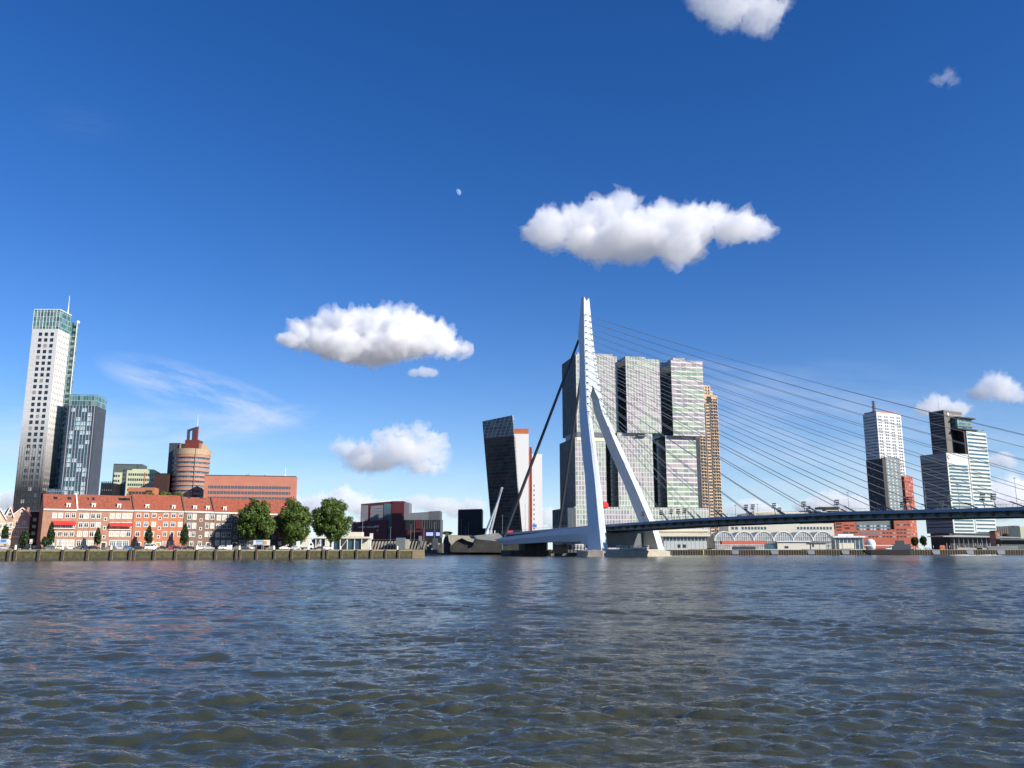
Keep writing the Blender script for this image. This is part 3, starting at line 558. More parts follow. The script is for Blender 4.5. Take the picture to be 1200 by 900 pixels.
B('glass_crown', M['teal_glass_wall'], t, (.12, a1 - .12, .12, a2 - .12, h - 13.5, h)); B('crown_rim', M['white'], t, (-.1, a1 + .1, -.1, .3, h, h + .5), (-.1, .3, .3, a2 + .1, h, h + .5))
for q in range(9): B('crown_mullion', M['white'], t, (-.12, .1, a2 * q / 8 - .1 + (.1 if q == 0 else 0), a2 * q / 8 + .1, h - 13.4, h - .003))
nf = 36; fh = (h - 16) / nf
for i in range(nf):
    for k in range(3):
        pane(t, 0, h - 16 - i * fh - 1.2, 2.15, 2.35, ('glass', 'glass', 'glassb', 'bronze')[(i * 7 + k * 5 + i // 3) % 4 if (i + k) % 3 == 0 else 0], a2 * (.21 + .225 * k), L9, name='window', d=.1)
pr = MB()
for q in range(10): pr.box(-.22, -.003, a2 * (q + .5) / 10 - .12, a2 * (q + .5) / 10 + .12, 0, h * .42)
for q in range(8): pr.box(a1 * (q + .5) / 8 - .1, a1 * (q + .5) / 8 + .1, -.2, -.003, 0, h * .42)
pr.build('facade_fins', M['graded'], t)
for i in range(nf - 2):
    b = MB()
    for k in range(7): b.box(a1 * (k + .7) / 7.4 - .45, a1 * (k + .7) / 7.4 + .45, -.07, .05, -.85, .85)
    if i == 0: side_me = b.mesh('window', M['bronze'])
    link_mesh('window_strip', side_me, t, (0, 0, h - 16 - i * fh - 1.2))
B('glass_wing', M['teal_glass_wall'], t, (a1 + .05, a1 + 2.4, -4.4, a2 - 2, 0, h - 5)); B('wing_frame', M['white'], t, (a1 + .1, a1 + 2.7, -4.8, -4.405, h - 5, h - 3.4), (a1 - .2, a1 + .04, -4.8, -4.3, 0, h - 3.4))
for q in range(26): B('wing_window', M['glass'], t, (a1 - .08, a1 + .06, -3.9, -1.6, h - 9 - q * 4.1, h - 7 - q * 4.1))
b = MB(); b.tube((a1 * .9, 2, h), (a1 * .9, 2, h + 14), .3, .15); b.tube((a1 * .9, 2, h), (a1 * .9, 2, h + 6), .5, .3); b.build('antenna', M['white'], t)
t, a1, a2, h, *_ = block('office_tower', 'dark ribbed tower with a teal glass top beside the off-white skyscraper', 'tower', (73.5, 470), (81.5, 462), (114.3, 463.5), 566, 6, 462, 'x')
B('wall', M['charcoal'], t, (0, a1, 0, 18, 0, h - 7.5))
B('glass_crown', M['teal_glass_wall'], t, (.1, a1 - .1, .1, 18, h - 7.5, h)); B('glass_strip', M['blue_glass_wall'], t, (-4.0, -.05, 6, 17, 0, h - 9))
n = 30; fh = (h - 10) / n
for q in range(9):
    x = a1 * (.06 + .88 * q / 8); B('rib', M['greyclad0'], t, (x - .16, x + .16, -.35, -.003, 0, h - 7.6))
for i in range(n):
    for k in range(4):
        r_ = random.Random(i * 7 + k).random(); pane(t, a1 * (.20 + .195 * k), h - 10.5 - i * fh, 2.7, 2.5, 'glassb' if r_ < .5 else 'pale_pane', 0, d=.12)
B('low_glass_box', M['blue_glass_wall'], t, (-6.5, 3.0, -4.0, -.4, 0, zz(570, 540) - GZ))

def win_grid(t, L, n, z0, z1, m, w, hh, pn='glass', y=0.0, x0=.05, x1=.95, rz=0.0, d=.08):
    for j in range(m):
        for i in range(n):
            q = L * (x0 + (x1 - x0) * (i + .5) / n); z = z0 + (z1 - z0) * (j + .5) / m
            if rz: pane(t, 0, z, w, hh, pn, q, L9, d=d)
            else: pane(t, q, z, w, hh, pn, y, d=d)
t, a1, a2, h, *_ = block('dark_block', 'small black block with toothed roof edge and pin-prick windows', 'building', (117.5, 565), (118.5, 565), (133, 565), 470, 5, 566, 'x')
B('wall', M['black'], t, (0, a1, 0, 12, 0, h)); 
for q in range(6): B('roof_tooth', M['black'], t, (a1 * q / 6 + .1, a1 * (q + .5) / 6, 0, .6, h + .003, h + .9))
win_grid(t, a1, 5, h * .5, h * .95, 4, .45, .45, 'steel')
M['lime'] = mat('pale_green_render', (.50, .54, .36), .8, var=.08, vs=.3); M['moss'] = mat('dark_green_cladding', (.09, .11, .10), .7, var=.1)
t, a1, a2, h, *_ = block('apartment_tower', 'grey-green apartment tower with scattered windows, the taller and darker of two', 'building', (132.5, 545), (133, 545), (166.7, 548), 500, 12, 544.5, 'x')
B('wall', M['moss'], t, (0, a1, 0, 14, 0, h)); B('pale_panel', M['lime'], t, (.8, a1 * .33, -.25, -.003, 0, h - 4.5)); B('roof_rim', M['dsteel'], t, (0, a1, 0, 14, h + .003, h + .6))
r_ = random.Random(4)
for j in range(10):
    for i in range(3): pane(t, a1 * (.08 + .075 * i + r_.uniform(-.012, .012)), h - 6.5 - j * 2.9, .8, 1.2, 'glass', -.3)
win_grid(t, a1, 7, h - 12, h - 2, 4, 1.0, 1.4, 'glass', 0, .34, .98)
t, a1, a2, h, *_ = block('apartment_tower', 'pale green apartment block with rows of small windows and a red stripe', 'building', (144.5, 552), (149, 551), (182.2, 552.5), 480, 12, 550.8, 'x')
B('wall', M['lime'], t, (0, a1, .02, 13, 0, h)); B('dark_end', M['moss'], t, (-.2, -.003, 0, 12.5, 0, h)); B('red_stripe', M['brick_o'], t, (a1 * .62, a1 * .65, -.15, -.003, 0, h - 1)); B('upper_step', M['lime'], t, (a1 * .15, a1 * .9, 2, 12, h + .003, h + .8))
win_grid(t, a1, 12, h - 21, h - 1, 7, .75, 1.35, 'glass', 0)
t, a1, a2, h, *_ = block('red_block', 'low rust-red block in front of the pale green apartments', 'building', (147.7, 571), (150, 571), (181, 571), 440, 8, 571, 'x')
B('wall', M['brick_o'], t, (0, a1, 0, 9, 0, h)); B('stair_tower', M['brick_d'], t, (a1 * .72, a1 * .93, -1.2, -.003, 0, h - 1.5)); win_grid(t, a1, 5, h - 5, h - 1, 1, 1.2, 1.8, 'glass', 0, .05, .65)
t, a1, a2, h, *_ = block('brown_slab', 'dark brown windowless slab left of the round tower', 'building', (180.5, 556), (181, 556), (197.5, 554.5), 470, 6, 555.5, 'x')
B('wall', M['brick_d'], t, (0, a1, 0, 12, 0, h)); B('roof_rim', M['black'], t, (-.1, a1 + .1, -.1, 12, h + .003, h + .5))
# round banded tower
M['salmon'] = mat('salmon_precast_band', (.43, .215, .145), .75, var=.06, vs=.4); M['sand'] = mat('sand_precast_band', (.40, .29, .18), .75, var=.06); M['oxide'] = mat('dark_red_panel', (.17, .035, .028), .6, var=.1)
def drum(r, z0, z1, cx, cy, n=48): return [[(cx + r * math.cos(2 * math.pi * i / n), cy + r * math.sin(2 * math.pi * i / n), z) for i in range(n)] for z in (z0, z1)]
Yt = 480; cx_, rr_ = rat(223.2, 560) * Yt, (rat(244.3, 560) - rat(202.3, 560)) * Yt / 2 * .985
t = thing('round_tower', 'round salmon and dark banded office tower with a dark red crown', 'tower', (cx_, Yt, GZ - .02)); h = zz(527.5, Yt) - GZ
b = MB(); b.loft(drum(rr_ - .5, 0, h - 1.2, 0, 0)); b.build('glazing', M['blue_glass_wall'], t)
nb = 20; fh = (h - 3) / nb
for i in range(nb):
    z1 = h - 3.2 - i * fh; b = MB(); b.loft(drum(rr_, z1 - fh * .56, z1 - .02, 0, 0)); b.build('balcony_band', M['salmon'], t, smooth=False)
b = MB(); b.loft(drum(rr_ + .15, h - 3.2, h, 0, 0)); b.build('parapet', M['sand'], t)
b = MB(); b.tube((rr_ * .5, -rr_ * .87, 0), (rr_ * .5, -rr_ * .87, h), .25); b.build('downpipe', M['dsteel'], t)
xl, xr = (rat(197, 560) - rat(223.2, 560)) * Yt, (rat(211, 560) - rat(223.2, 560)) * Yt; hs_ = zz(519.5, Yt) - GZ
B('lift_slab', M['charcoal'], t, (xl, xl + 6.2, -2, 9, 0, hs_)); B('stair_shaft', M['blue_glass_wall'], t, (xl + 6.25, xr + 1.2, -6.0, 8, 0, hs_ - 5))
B('cap_block', M['sand'], t, (xl + 6.3, rr_ * .62, -3, 7, h + .003, hs_ - .5)); B('crown', M['oxide'], t, (-2.8, 4.8, -4.5, -3.1, h - 1, zz(516.5, Yt) - GZ), (-2.6, 4.6, -3.0, 3, hs_ - .4, zz(516.5, Yt) - GZ))
zf = zz(500.5, Yt) - GZ; zt = zz(516.5, Yt) - GZ
f = MB(); f.loft([[(-2.6, y, zt + .003), (-1.6, y, zt + .003), (-1.6, y, zf - 2.4), (3.1, y, zf - .8), (3.1, y, zf), (-2.6, y, zf - 1.9)] for y in (-3, -1)]); f.loft([[(.2, y, zt + .003), (1.6, y, zt + .003), (1.6, y, zf - 1.4), (.2, y, zf - 1.9)] for y in (-2.9, -1.1)]); f.build('crown_fin', M['charcoal'], t)
f = MB(); f.box(1.7, 3.09, -2.95, -1.05, zt, zf - .9); f.build('crown_pier', M['oxide'], t)
f = MB(); f.tube((2.6, -2, zf - .9), (2.6, -2, zz(487, Yt) - GZ), .16, .1); f.build('antenna', M['white'], t)
# long red office block
M['coral'] = mat('coral_brick', (.48, .185, .12), .85, var=.07, vs=.25)
t, a1, a2, h, *_ = block('long_office_block', 'long coral red office block with rows of small windows behind the terrace roofs', 'building', (239, 557), (240, 557), (346.8, 561.2), 455, 11, 557, 'x')
B('wall', M['coral'], t, (0, a1, 0, 14, 0, h)); B('roof_edge', M['dsteel'], t, (-.05, a1 + .05, -.12, 14, h + .003, h + .35))
for j, z in enumerate((6.1, 9.0, 11.9, 14.8)):
    for s in range(24 if j < 3 else 18):
        b = 'w3'
        if b not in WC:
            q_ = MB()
            for k in range(2): q_.box(k * .95 - .8, k * .95 - .15, -.08, .05, -.75, .75)
            WC[b] = q_.mesh('window', M['bronze_d'] if 'bronze_d' in M else M['glassb'])
        link_mesh('window', WC[b], t, (a1 * .045 + a1 * .90 * ((s + (6 if j == 3 else 0)) + .5) / 24, 0, h - z))
for px_, hh_ in ((333.5, 5.5), (290, 2.2), (287, 1.6), (309, 1.2)):
    x = (px_ - 240) / 107 * a1; b = MB(); b.tube((x, 4, h), (x, 4, h + hh_), .18, .12); b.box(x - .5, x + .5, 3.5, 4.5, h + .35, h + .9); b.build('roof_mast', M['white'] if hh_ > 5 else M['steel'], t)
# ---------------------------------------------------------------- theatre, black block, leaning tower
M['sign_pale'] = mat('pale_lettering', (.75, .72, .66), .5, var=0); M['billblue'] = mat('blue_billboard', (.10, .22, .62), .5, var=.3, vs=.6)
M['maroon'] = mat('maroon_cladding', (.07, .012, .016), .55, var=.15, vs=.2); M['maroon2'] = mat('shaded_maroon_cladding', (.085, .013, .016), .55, var=.1, vs=.3)  # second maroon is darkened: the shade of the theatre front is in its colour
M['greyclad'] = mat('blue_grey_cladding', (.16, .18, .19), .5, var=.1, vs=.2); M['greyclad2'] = mat('pale_grey_cladding', (.17, .17, .19), .5, var=.1, vs=.2); M['slate'] = mat('slate_cladding', (.10, .115, .125), .5, var=.1, vs=.2)
M['tealg'] = mat('teal_tinted_glass', (.05, .09, .11), .12, var=.3, vs=.1, spec=.8)
def slab(parent, name, m, px0, px1, y0, y1, Y, th=6.0, o=(0, 0, 0), yl=None, yr=None):
    """a box part standing in the plane Y between two pixel columns; tops may slope"""
    pm = (y0 + y1) / 2; x0, x1 = rat(px0, pm) * Y - o[0], rat(px1, pm) * Y - o[0]; zt0, zt1 = zz(yl if yl else y0, Y) - o[2], zz(yr if yr else y0, Y) - o[2]; zb = zz(y1, Y) - o[2]
    b = MB(); b.loft([[(x0, y - o[1], zb), (x1, y - o[1], zb), (x1, y - o[1], zt1), (x0, y - o[1], zt0)] for y in (Y, Y + th)]); return b.build(name, m, parent)
def at(px, Y): return (rat(px) * Y, Y, GZ - .02)
o_ = at(455, 690); t = thing('theatre', 'dark red and grey angular theatre right of the round trees', 'theatre', o_)
slab(t, 'wall', M['maroon'], 422.3, 459, 588, 640, 690, 30, o_, 590.6, 587.4); slab(t, 'grey_corner', M['greyclad2'], 422.8, 431, 592, 612, 689.6, .35, o_)
slab(t, 'front_tower', M['maroon2'], 459.05, 473, 587.2, 640, 688.5, 30, o_); slab(t, 'grey_panel', M['greyclad2'], 434, 449, 592.5, 612.5, 689.5, .45, o_, 593.2, 591.6)
for q in range(4): slab(t, 'panel_slot', M['slate'], 440 + q % 2, 449, 595.5 + q * 3.8, 595.9 + q * 3.8, 689.3, .18, o_)
slab(t, 'glazed_corner', M['tealg'], 449.1, 458.9, 590, 640, 689.2, .75, o_); slab(t, 'foyer', M['maroon2'], 414, 453, 611, 640, 684, 5, o_, 612, 609); slab(t, 'foyer_edge', M['greyclad2'], 411.5, 416, 611, 640, 686, 3, o_)
slab(t, 'grey_block', M['greyclad2'], 473.05, 479, 589, 625, 690, 20, o_); slab(t, 'rear_hall', M['greyclad'], 479.05, 502, 601, 612, 691, 20, o_, 601.4, 599.8); slab(t, 'rear_hall_end', M['slate'], 502.05, 515.4, 599, 612, 691, 20, o_, 599.4, 598.6)
slab(t, 'lower_glazing', M['black'], 473.2, 518, 609.3, 640, 689, 1.8, o_); slab(t, 'glass_end', M['greyclad'], 516, 519, 609.3, 630, 688.6, .35, o_)
for q in range(8): slab(t, 'mullion', M['greyclad'], 494.5 + q * 2.8, 494.9 + q * 2.8, 610, 620, 688.7, .25, o_)
slab(t, 'red_sign_panel', M['maroon2'], 487, 494, 609, 619.5, 688.2, .7, o_); slab(t, 'red_base', M['maroon'], 473.2, 498, 621, 640, 688.0, .9, o_)
text(t, 'LUXOR THEATER', 1.75, (rat(418.5) * 683.6 - o_[0], 683.8 - o_[1], zz(618.6, 684) - o_[2]), 0, 'sign_pale')
for q in range(2): slab(t, 'poster', M['curtain'], 439.5 + q * 2.6, 441.4 + q * 2.6, 615.5, 618, 683.8, .15, o_)
slab(t, 'lit_entrance', M['curtain'], 441.5, 443.3, 620.5, 622.5, 683.8, .15, o_)
o_ = at(550, 760); t = thing('black_block', 'plain black box building between the theatre and the leaning tower', 'building', o_)
slab(t, 'wall', M['black'], 536.5, 564.8, 597, 640, 760, 30, o_, 598, 597); slab(t, 'roof_edge', M['dsteel'], 536.4, 564.9, 596.4, 597, 759.8, 30, o_, 597.3, 596.3); slab(t, 'low_wing', M['black'], 564.85, 577, 619, 640, 760, 20, o_)
# leaning tower
facade_mat('kpn_glass', [(.035, .042, .048), (.06, .07, .074), (.085, .05, .04), (.075, .09, .092), (.045, .05, .05)], (1.6, 3.3), (.10, .16), (.045, .045, .045), .1, None)
facade_mat('kpn_screen', [(.10, .13, .15), (.16, .20, .22), (.07, .09, .10)], (1.5, 2.2), (.22, .16), (.34, .38, .40), .2, None)
Yk = 620; o_ = at(590, Yk); t = thing('leaning_tower', 'glass office tower that leans over with a dark screen front and white side', 'tower', o_)
def P3(px, py, Y): p = pt(px, py, Y); return Vector((p.x - o_[0], p.y - o_[1], p.z - o_[2]))
tl, tr, bl, br = P3(565.2, 493.8, Yk + 2), P3(600.6, 486.5, Yk - 10), P3(577, 634, Yk + 12), P3(611, 634, Yk)
def lerp(a, b, f): return a + (b - a) * f
sm, sn = lerp(tl, bl, .145), lerp(tr, br, .165)
back = Vector((2, 15, 0))
b = MB(); b.loft([[sm, sn, br, bl], [p + back for p in (sm, sn, br, bl)]]); b.build('glass_front', M['kpn_glass'], t)
b = MB(); b.loft([[tl, tr, sn, sm], [p + Vector((.3, 1.2, 0)) for p in (tl, tr, sn, sm)]]); b.build('roof_screen', M['kpn_screen'], t)
b = MB(); fx = Vector((0, -.3, 0))
for q in range(1, 30):
    f = q / 30; a_, c_ = lerp(sm, bl, f), lerp(sn, br, f); b.tube(a_ + fx, c_ + fx, .14, .14, 4)
b.build('front_louvres', M['slate'], t)
tube_ = MB(); tube_.tube(P3(588, 571, Yk - 12), P3(573.5, 627, Yk - 16), .7, 1.1, 8); tube_.build('leaning_prop', M['steel'], t)
wl_ = P3(602, 508.5, Yk - 5); y_ = Yk - 1; b = MB(); b.loft([[P3(601.8, 508.5, y_), P3(619.6, 508.5, y_), P3(619.2, 634, y_), P3(613, 634, y_)], [P3(601.8, 508.5, y_) + Vector((0, 14, 0)), P3(619.6, 508.5, y_) + Vector((0, 14, 0)), P3(619.2, 634, y_) + Vector((0, 14, 0)), P3(613, 634, y_) + Vector((0, 14, 0))]]); b.build('white_side', M['white'], t)
M['rust'] = mat('rust_orange_panel', (.48, .14, .055), .7, var=.08)
slab(t, 'orange_top', M['rust'], 602, 619.4, 502.3, 508.4, Yk + 1, 10, o_); slab(t, 'rust_strip', M['rust'], 619.5, 623, 523.5, 634, Yk + 1, 10, o_); slab(t, 'dark_strip', M['oxide'], 621.3, 623.4, 524, 634, Yk + .8, .15, o_)
slab(t, 'white_block', M['white'], 623.5, 635.6, 532, 634, Yk + 2, 12, o_)
for q in range(10): slab(t, 'window', M['glass'], 625.4, 626.4, 568 + q * 5.6, 570 + q * 5.6, Yk + 1.9, .2, o_)
b = MB(); b.tube(P3(601, 486.5, Yk - 9), P3(601, 494, Yk - 9), .2, .2); b.tube(P3(600, 491, Yk - 9), P3(603, 491, Yk - 9), .15); b.build('window_crane', M['white'], t)
tag(slab(None, 'blue_billboard', M['billblue'], 624, 629, 614.5, 618, 600, .5), 'blue and white billboard above the bridge approach', 'billboard')
B_ = slab(None, 'red_kiosk', M['awn'], 592, 601, 621.5, 626, 585, 5); tag(B_, 'small red kiosk roof at the foot of the leaning tower', 'kiosk')

# ---------------------------------------------------------------- three stacked glass towers
grn, pnk, gry = (.50, .60, .48), (.56, .47, .53), (.52, .53, .52)
facade_mat('tower_front', [(.27, .28, .28), (.34, .34, .33), (.22, .23, .24), (.38, .38, .36), (.30, .31, .31)], (2.3, 3.6), (.30, .18), (.52, .52, .50), .4, ((.86, 1.05, .84), (1.06, .90, 1.01), .03, .05))
facade_mat('tower_front_right', [(.26, .28, .28), (.34, .35, .34), (.21, .23, .24), (.38, .38, .36)], (4.5, 3.6), (.05, .30), (.62, .62, .59), .4, ((.78, 1.04, .74), (1.04, .85, .98), .022, .10))
facade_mat('tower_side_shaded', [(.05, .06, .07), (.07, .085, .10), (.035, .045, .055)], (1.8, 3.6), (.12, .16), (.10, .11, .12), .6)  # darker copy of the front for the left faces, their shade put into the colour
M['tower_side_shaded'].node_tree.nodes['Principled BSDF'].inputs['Specular IOR Level'].default_value = .15
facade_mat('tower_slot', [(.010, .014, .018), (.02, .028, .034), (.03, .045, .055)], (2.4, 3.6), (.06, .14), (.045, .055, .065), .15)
AD = R(13); d1 = Vector((math.cos(AD), math.sin(AD), 0)); d2 = Vector((-math.sin(AD), math.cos(AD), 0)); CD = Vector((rat(675, 470) * 640, 640, 0))
t = thing('stacked_towers', 'trio of joined glass towers with shifted upper blocks behind the bridge pylon', 'skyscraper', (CD.x, CD.y, GZ - .02), AD)
def dx(px, py, off=0.0): c = CD + d2 * off; return solve(c, d1, rat(px, py))
def dz(px, py, off=0.0): c = CD + d2 * off + d1 * dx(px, py, off); return zz(py, c.y) - GZ
def dblock(name, pl, pr, yt, yb, off, depth, m, yref=None):
    ym = yref or (yt + yb) / 2; x0, x1 = dx(pl, ym, off), dx(pr, ym, off); z1 = dz((pl + pr) / 2, yt, off); z0 = 0 if yb > 640 else dz((pl + pr) / 2, yb, off)
    b = MB(); b.box(x0, x1, off, off + depth, z0, z1); me = b.mesh(name, [M[m], M['tower_side_shaded'], M['tower_slot']])
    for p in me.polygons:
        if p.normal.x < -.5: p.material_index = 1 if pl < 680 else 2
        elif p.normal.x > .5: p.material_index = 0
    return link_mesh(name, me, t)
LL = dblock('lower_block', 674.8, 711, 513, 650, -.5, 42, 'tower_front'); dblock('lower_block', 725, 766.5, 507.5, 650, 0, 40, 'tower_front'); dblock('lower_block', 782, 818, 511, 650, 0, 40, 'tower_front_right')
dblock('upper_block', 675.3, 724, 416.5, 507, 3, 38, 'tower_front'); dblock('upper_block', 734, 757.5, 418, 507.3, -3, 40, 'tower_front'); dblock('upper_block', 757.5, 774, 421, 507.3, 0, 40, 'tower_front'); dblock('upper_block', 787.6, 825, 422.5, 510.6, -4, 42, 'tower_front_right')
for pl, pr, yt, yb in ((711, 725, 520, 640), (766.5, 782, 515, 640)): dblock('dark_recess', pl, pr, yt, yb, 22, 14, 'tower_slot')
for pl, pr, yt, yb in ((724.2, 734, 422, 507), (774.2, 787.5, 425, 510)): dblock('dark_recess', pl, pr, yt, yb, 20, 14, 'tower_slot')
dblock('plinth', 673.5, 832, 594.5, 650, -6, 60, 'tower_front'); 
B('shadow_gap', M['slate'], t, (.3, dx(711, 508, 0), 0, 30, dz(690, 513, 0) + .01, dz(690, 507, 3) - .01)); B('belt_course', M['cream'], t, (-.2, dx(711, 508, -.7), -.75, -.503, dz(690, 513, -.7) - 2.2, dz(690, 513, -.7) + .2))
for pl, pr, yt in ((657, 724, 416.5), (787.6, 808, 421)): 
    x0, x1 = dx(pl + 18 if pl < 660 else pl, 420, 5), dx(pr, 420, 5); B('roof_screen', M['steel'], t, (x0 + 2, x1 - 3, 8, 20, dz(pr, yt, 8) - 2, dz(pr, yt, 8) + .6))
B('window_cradle', M['slate'], t, (dx(750, 510, -1.5) - 2, dx(757, 510, -1.5), -2.6, -.6, dz(753, 511.5, -1), dz(753, 510.2, -1)))
b = MB(); zb = dz(711, 594.5, -6)
b.loft([[(dx(709, 592, -5) + x, -5 + y, zb + z) for x, y in ((-w, -w), (w, -w), (w, w), (-w, w))] for z, w in ((0, 2.0), (2.4, 2.0), (3.6, 1.2), (4.2, .3))])
o = b.build('red_sculpture', M['awn'], None); o.matrix_world = t.matrix_world if 0 else o.matrix_world; o.location = (CD.x, CD.y, GZ - .02); o.rotation_euler = (0, 0, AD); tag(o, 'small red inflatable on the ledge of the glass towers', 'sculpture')
b = None
slab(None, 'x', M['slate'], 666, 675, 595, 634, 632, 8).name = 'dark_annex'; tag(bpy.data.objects['dark_annex'], 'dark narrow annex at the left foot of the glass towers', 'building')
# tan residential tower
M['tan'] = mat('tan_precast', (.66, .48, .31), .8, var=.06, vs=.2)
t, a1, a2, h, *_ = block('residential_tower', 'slim tan residential tower with many small balconies right of the glass towers', 'tower', (817, 466), (818, 466), (840.4, 463), 796, 8, 463, 'x')
B('wall', M['tan'], t, (0, a1, 0, 18, 0, h)); xm = a1 * .70; zt_ = zz(450.5, 796) - GZ
B('upper_wall', M['tan'], t, (a1 * .25, xm, 2, 18, h + .003, zt_)); B('crown_step', M['tan'], t, (xm + .02, xm + 2.6, 3, 14, h + .003, h + 5))
for x in (.34, .60): B('shaft', M['black'], t, (a1 * x - .35, a1 * x + .35, -.25, -.003, 0, h - 8))
nfl = 48; fh = h / nfl
cell = MB()
for x0, x1 in ((.03, .13), (.17, .29), (.39, .46), (.48, .55), (.65, .74), (.78, .87), (.90, .98)): cell.box(a1 * x0, a1 * x1, -.12, .05, -.75, .8)
mc = cell.mesh('window_row', M['glass']); cell = MB()
for x0, x1 in ((.02, .30), (.64, .99)): cell.box(a1 * x0, a1 * x1, -.9, -.125, -.2, .2)
ml = cell.mesh('balcony', M['tan'])
for i in range(nfl - 1):
    link_mesh('window_row', mc, t, (0, 0, (i + .6) * fh)); link_mesh('balcony', ml, t, (0, 0, (i + .15) * fh))
win_grid(t, a1, 3, h + 1, zt_ - 1, 3, 1.0, 1.8, 'glass', 2, .27, .68); B('dark_opening', M['black'], t, (a1 * .45, xm - .4, -.15, -.003, h - 7, h - 1))
# ---------------------------------------------------------------- cable-stayed bridge
M['pylon'] = mat('pale_blue_steel_paint', (.62, .67, .71), .35, var=.03, vs=.15, spec=.4)
M['deckp'] = mat('blue_grey_deck_paint', (.24, .31, .40), .5, var=.05, vs=.2); M['deckd'] = mat('dark_deck_steel', (.28, .285, .27), .6, var=.15, vs=.3)
M['cable'] = mat('grey_cable_sheath', (.20, .21, .23), .5, var=0); M['cabled'] = mat('dark_stay_sheath', (.05, .055, .065), .5, var=0)
PC = Vector((58, 461, 0)); AV = Vector((.689, -.725, 0)).normalized(); NV = Vector((-.725, -.689, 0)).normalized()
def bp(s, n, z): p = PC + AV * s + NV * n; return Vector((p.x, p.y, z))
def ip(x, xs, ys):
    return float(np.interp(x, xs, ys))
br = thing('cable_stayed_bridge', 'white cable-stayed road bridge with a tall forked pylon over the river', 'bridge', tuple(bp(0, 0, 0)))
def L3(s, n, z): p = bp(s, n, z) - bp(0, 0, 0); return (p.x, p.y, z)
# deck profile
SS = (-140, -72, -5, 60, 130, 205, 300, 560); ZD = (11.5, 12.6, 15.6, 17.6, 18.4, 18.0, 16.4, 9.5)
def zd(s): return ip(s, SS, ZD)
def ribbon(prof, s0, s1, step=6.0):
    """a body of constant section (n, dz) swept along the deck line"""
    b = MB(); k = max(2, int((s1 - s0) / step)); b.loft([[L3(s0 + (s1 - s0) * i / k, n, zd(s0 + (s1 - s0) * i / k) + z) for n, z in prof] for i in range(k + 1)]); return b
HWD = 16.3
ribbon([(-HWD, 0), (HWD, 0), (HWD, -.55), (-HWD, -.55)], -76, 420).build('deck_slab', M['deckd'], br)
for s_ in (1, -1):
    ribbon([(s_ * 12.0, -.56), (s_ * 10.6, -.56), (s_ * 10.6, -2.7), (s_ * 12.0, -2.7)], -70, 420).build('edge_girder', M['deckp'], br)
    ribbon([(s_ * (HWD + .02), .55), (s_ * (HWD + .30), .40), (s_ * (HWD + .30), -.75), (s_ * (HWD + .02), -.75)], -76, 420).build('edge_fascia', M['deckp'], br)
    ra = ribbon([(s_ * (HWD - .1), 1.55), (s_ * (HWD - .02), 1.55), (s_ * (HWD - .02), 1.65), (s_ * (HWD - .1), 1.65)], -76, 420)
    for q in range(0, 248): ra.tube(L3(-76 + 2 * q, s_ * (HWD - .06), zd(-76 + 2 * q) + .02), L3(-76 + 2 * q, s_ * (HWD - .06), zd(-76 + 2 * q) + 1.6), .05, .05, 4)
    ra.build('railing', M['steel'], br)
ribbon([(-10.5, -.56), (10.5, -.56), (10.5, -1.1), (-10.5, -1.1)], -70, 420).build('deck_plate', M['deckd'], br)
for k in range(0, 98):
    s = -64 + 4.9 * k; b = MB(); z = zd(s)
    for sg in (1, -1): b.loft([[L3(s + o, sg * n, z + q) for n, q in ((HWD - .05, -.56), (12.03, -.56), (12.03, -2.4), (HWD - .05, -.9))] for o in (-.3, .3)])
    for o0 in (0,): b.loft([[L3(s + o, n, z + q) for n, q in ((-10.58, -1.11), (10.58, -1.11), (10.58, -2.3), (-10.58, -2.3))] for o in (-.2, .2)])
    b.build('cross_girder', M['deckd'], br)
# pylon: outer front edge s, legs spread n
ZP = (1.5, 16, 40, 60, 81, 88, 95, 118, 124, 147)
SF = (9.0, 5.6, -2.0, -9.0, -16.0, -17.0, -18.0, -20.0, -20.4, -21.4)       # front line
NO = (26.5, 24.3, 18.2, 13.0, 7.8, 6.8, 6.0, 4.1, 3.7, 2.3)                 # outer
NT = (5.2, 4.9, 4.4, 3.9, 3.2, 3.0, 2.8, 2.3, 2.2, 1.6)                     # leg thickness across
SB = (9.5, 7.6, 6.6, 6.6, 5.6, 5.0, 4.6, 3.9, 4.8, 2.0)                     # depth along the bridge
def leg(sg):
    secs = []
    for z in list(np.linspace(1.5, 95, 26)):
        sf, no, nt, sb = ip(z, ZP, SF), ip(z, ZP, NO), ip(z, ZP, NT), ip(z, ZP, SB)
        ni = max(no - nt * (1.0 + .0), 0.004); 
        if z > 88: ni = max(.004, (95 - z) / 7 * 3.6 * .8)
        secs.append([L3(sf, sg * no, z), L3(sf, sg * ni, z), L3(sf - sb, sg * ni, z), L3(sf - sb, sg * no, z)])
    b = MB(); b.loft(secs); b.build('pylon_leg', M['pylon'], br)
    b = MB()                                             # head half
    secs = []
    for z in (95, 102, 110, 118, 124, 132, 138, 143.5):
        sf, no, sb = ip(z, ZP, SF), ip(z, ZP, NO), ip(z, ZP, SB); secs.append([L3(sf, sg * no, z), L3(sf, sg * .004, z), L3(sf - sb, sg * .004, z), L3(sf - sb, sg * no, z)])
    z = 147.3; sf, no, sb = ip(z, ZP, SF), 2.2, 2.0; secs.append([L3(sf, sg * no, z), L3(sf, sg * .004, z - 2.4), L3(sf - sb, sg * .004, z - 2.4), L3(sf - sb, sg * no, z)])
    b.loft(secs); b.build('pylon_head', M['pylon'], br)
leg(1); leg(-1)
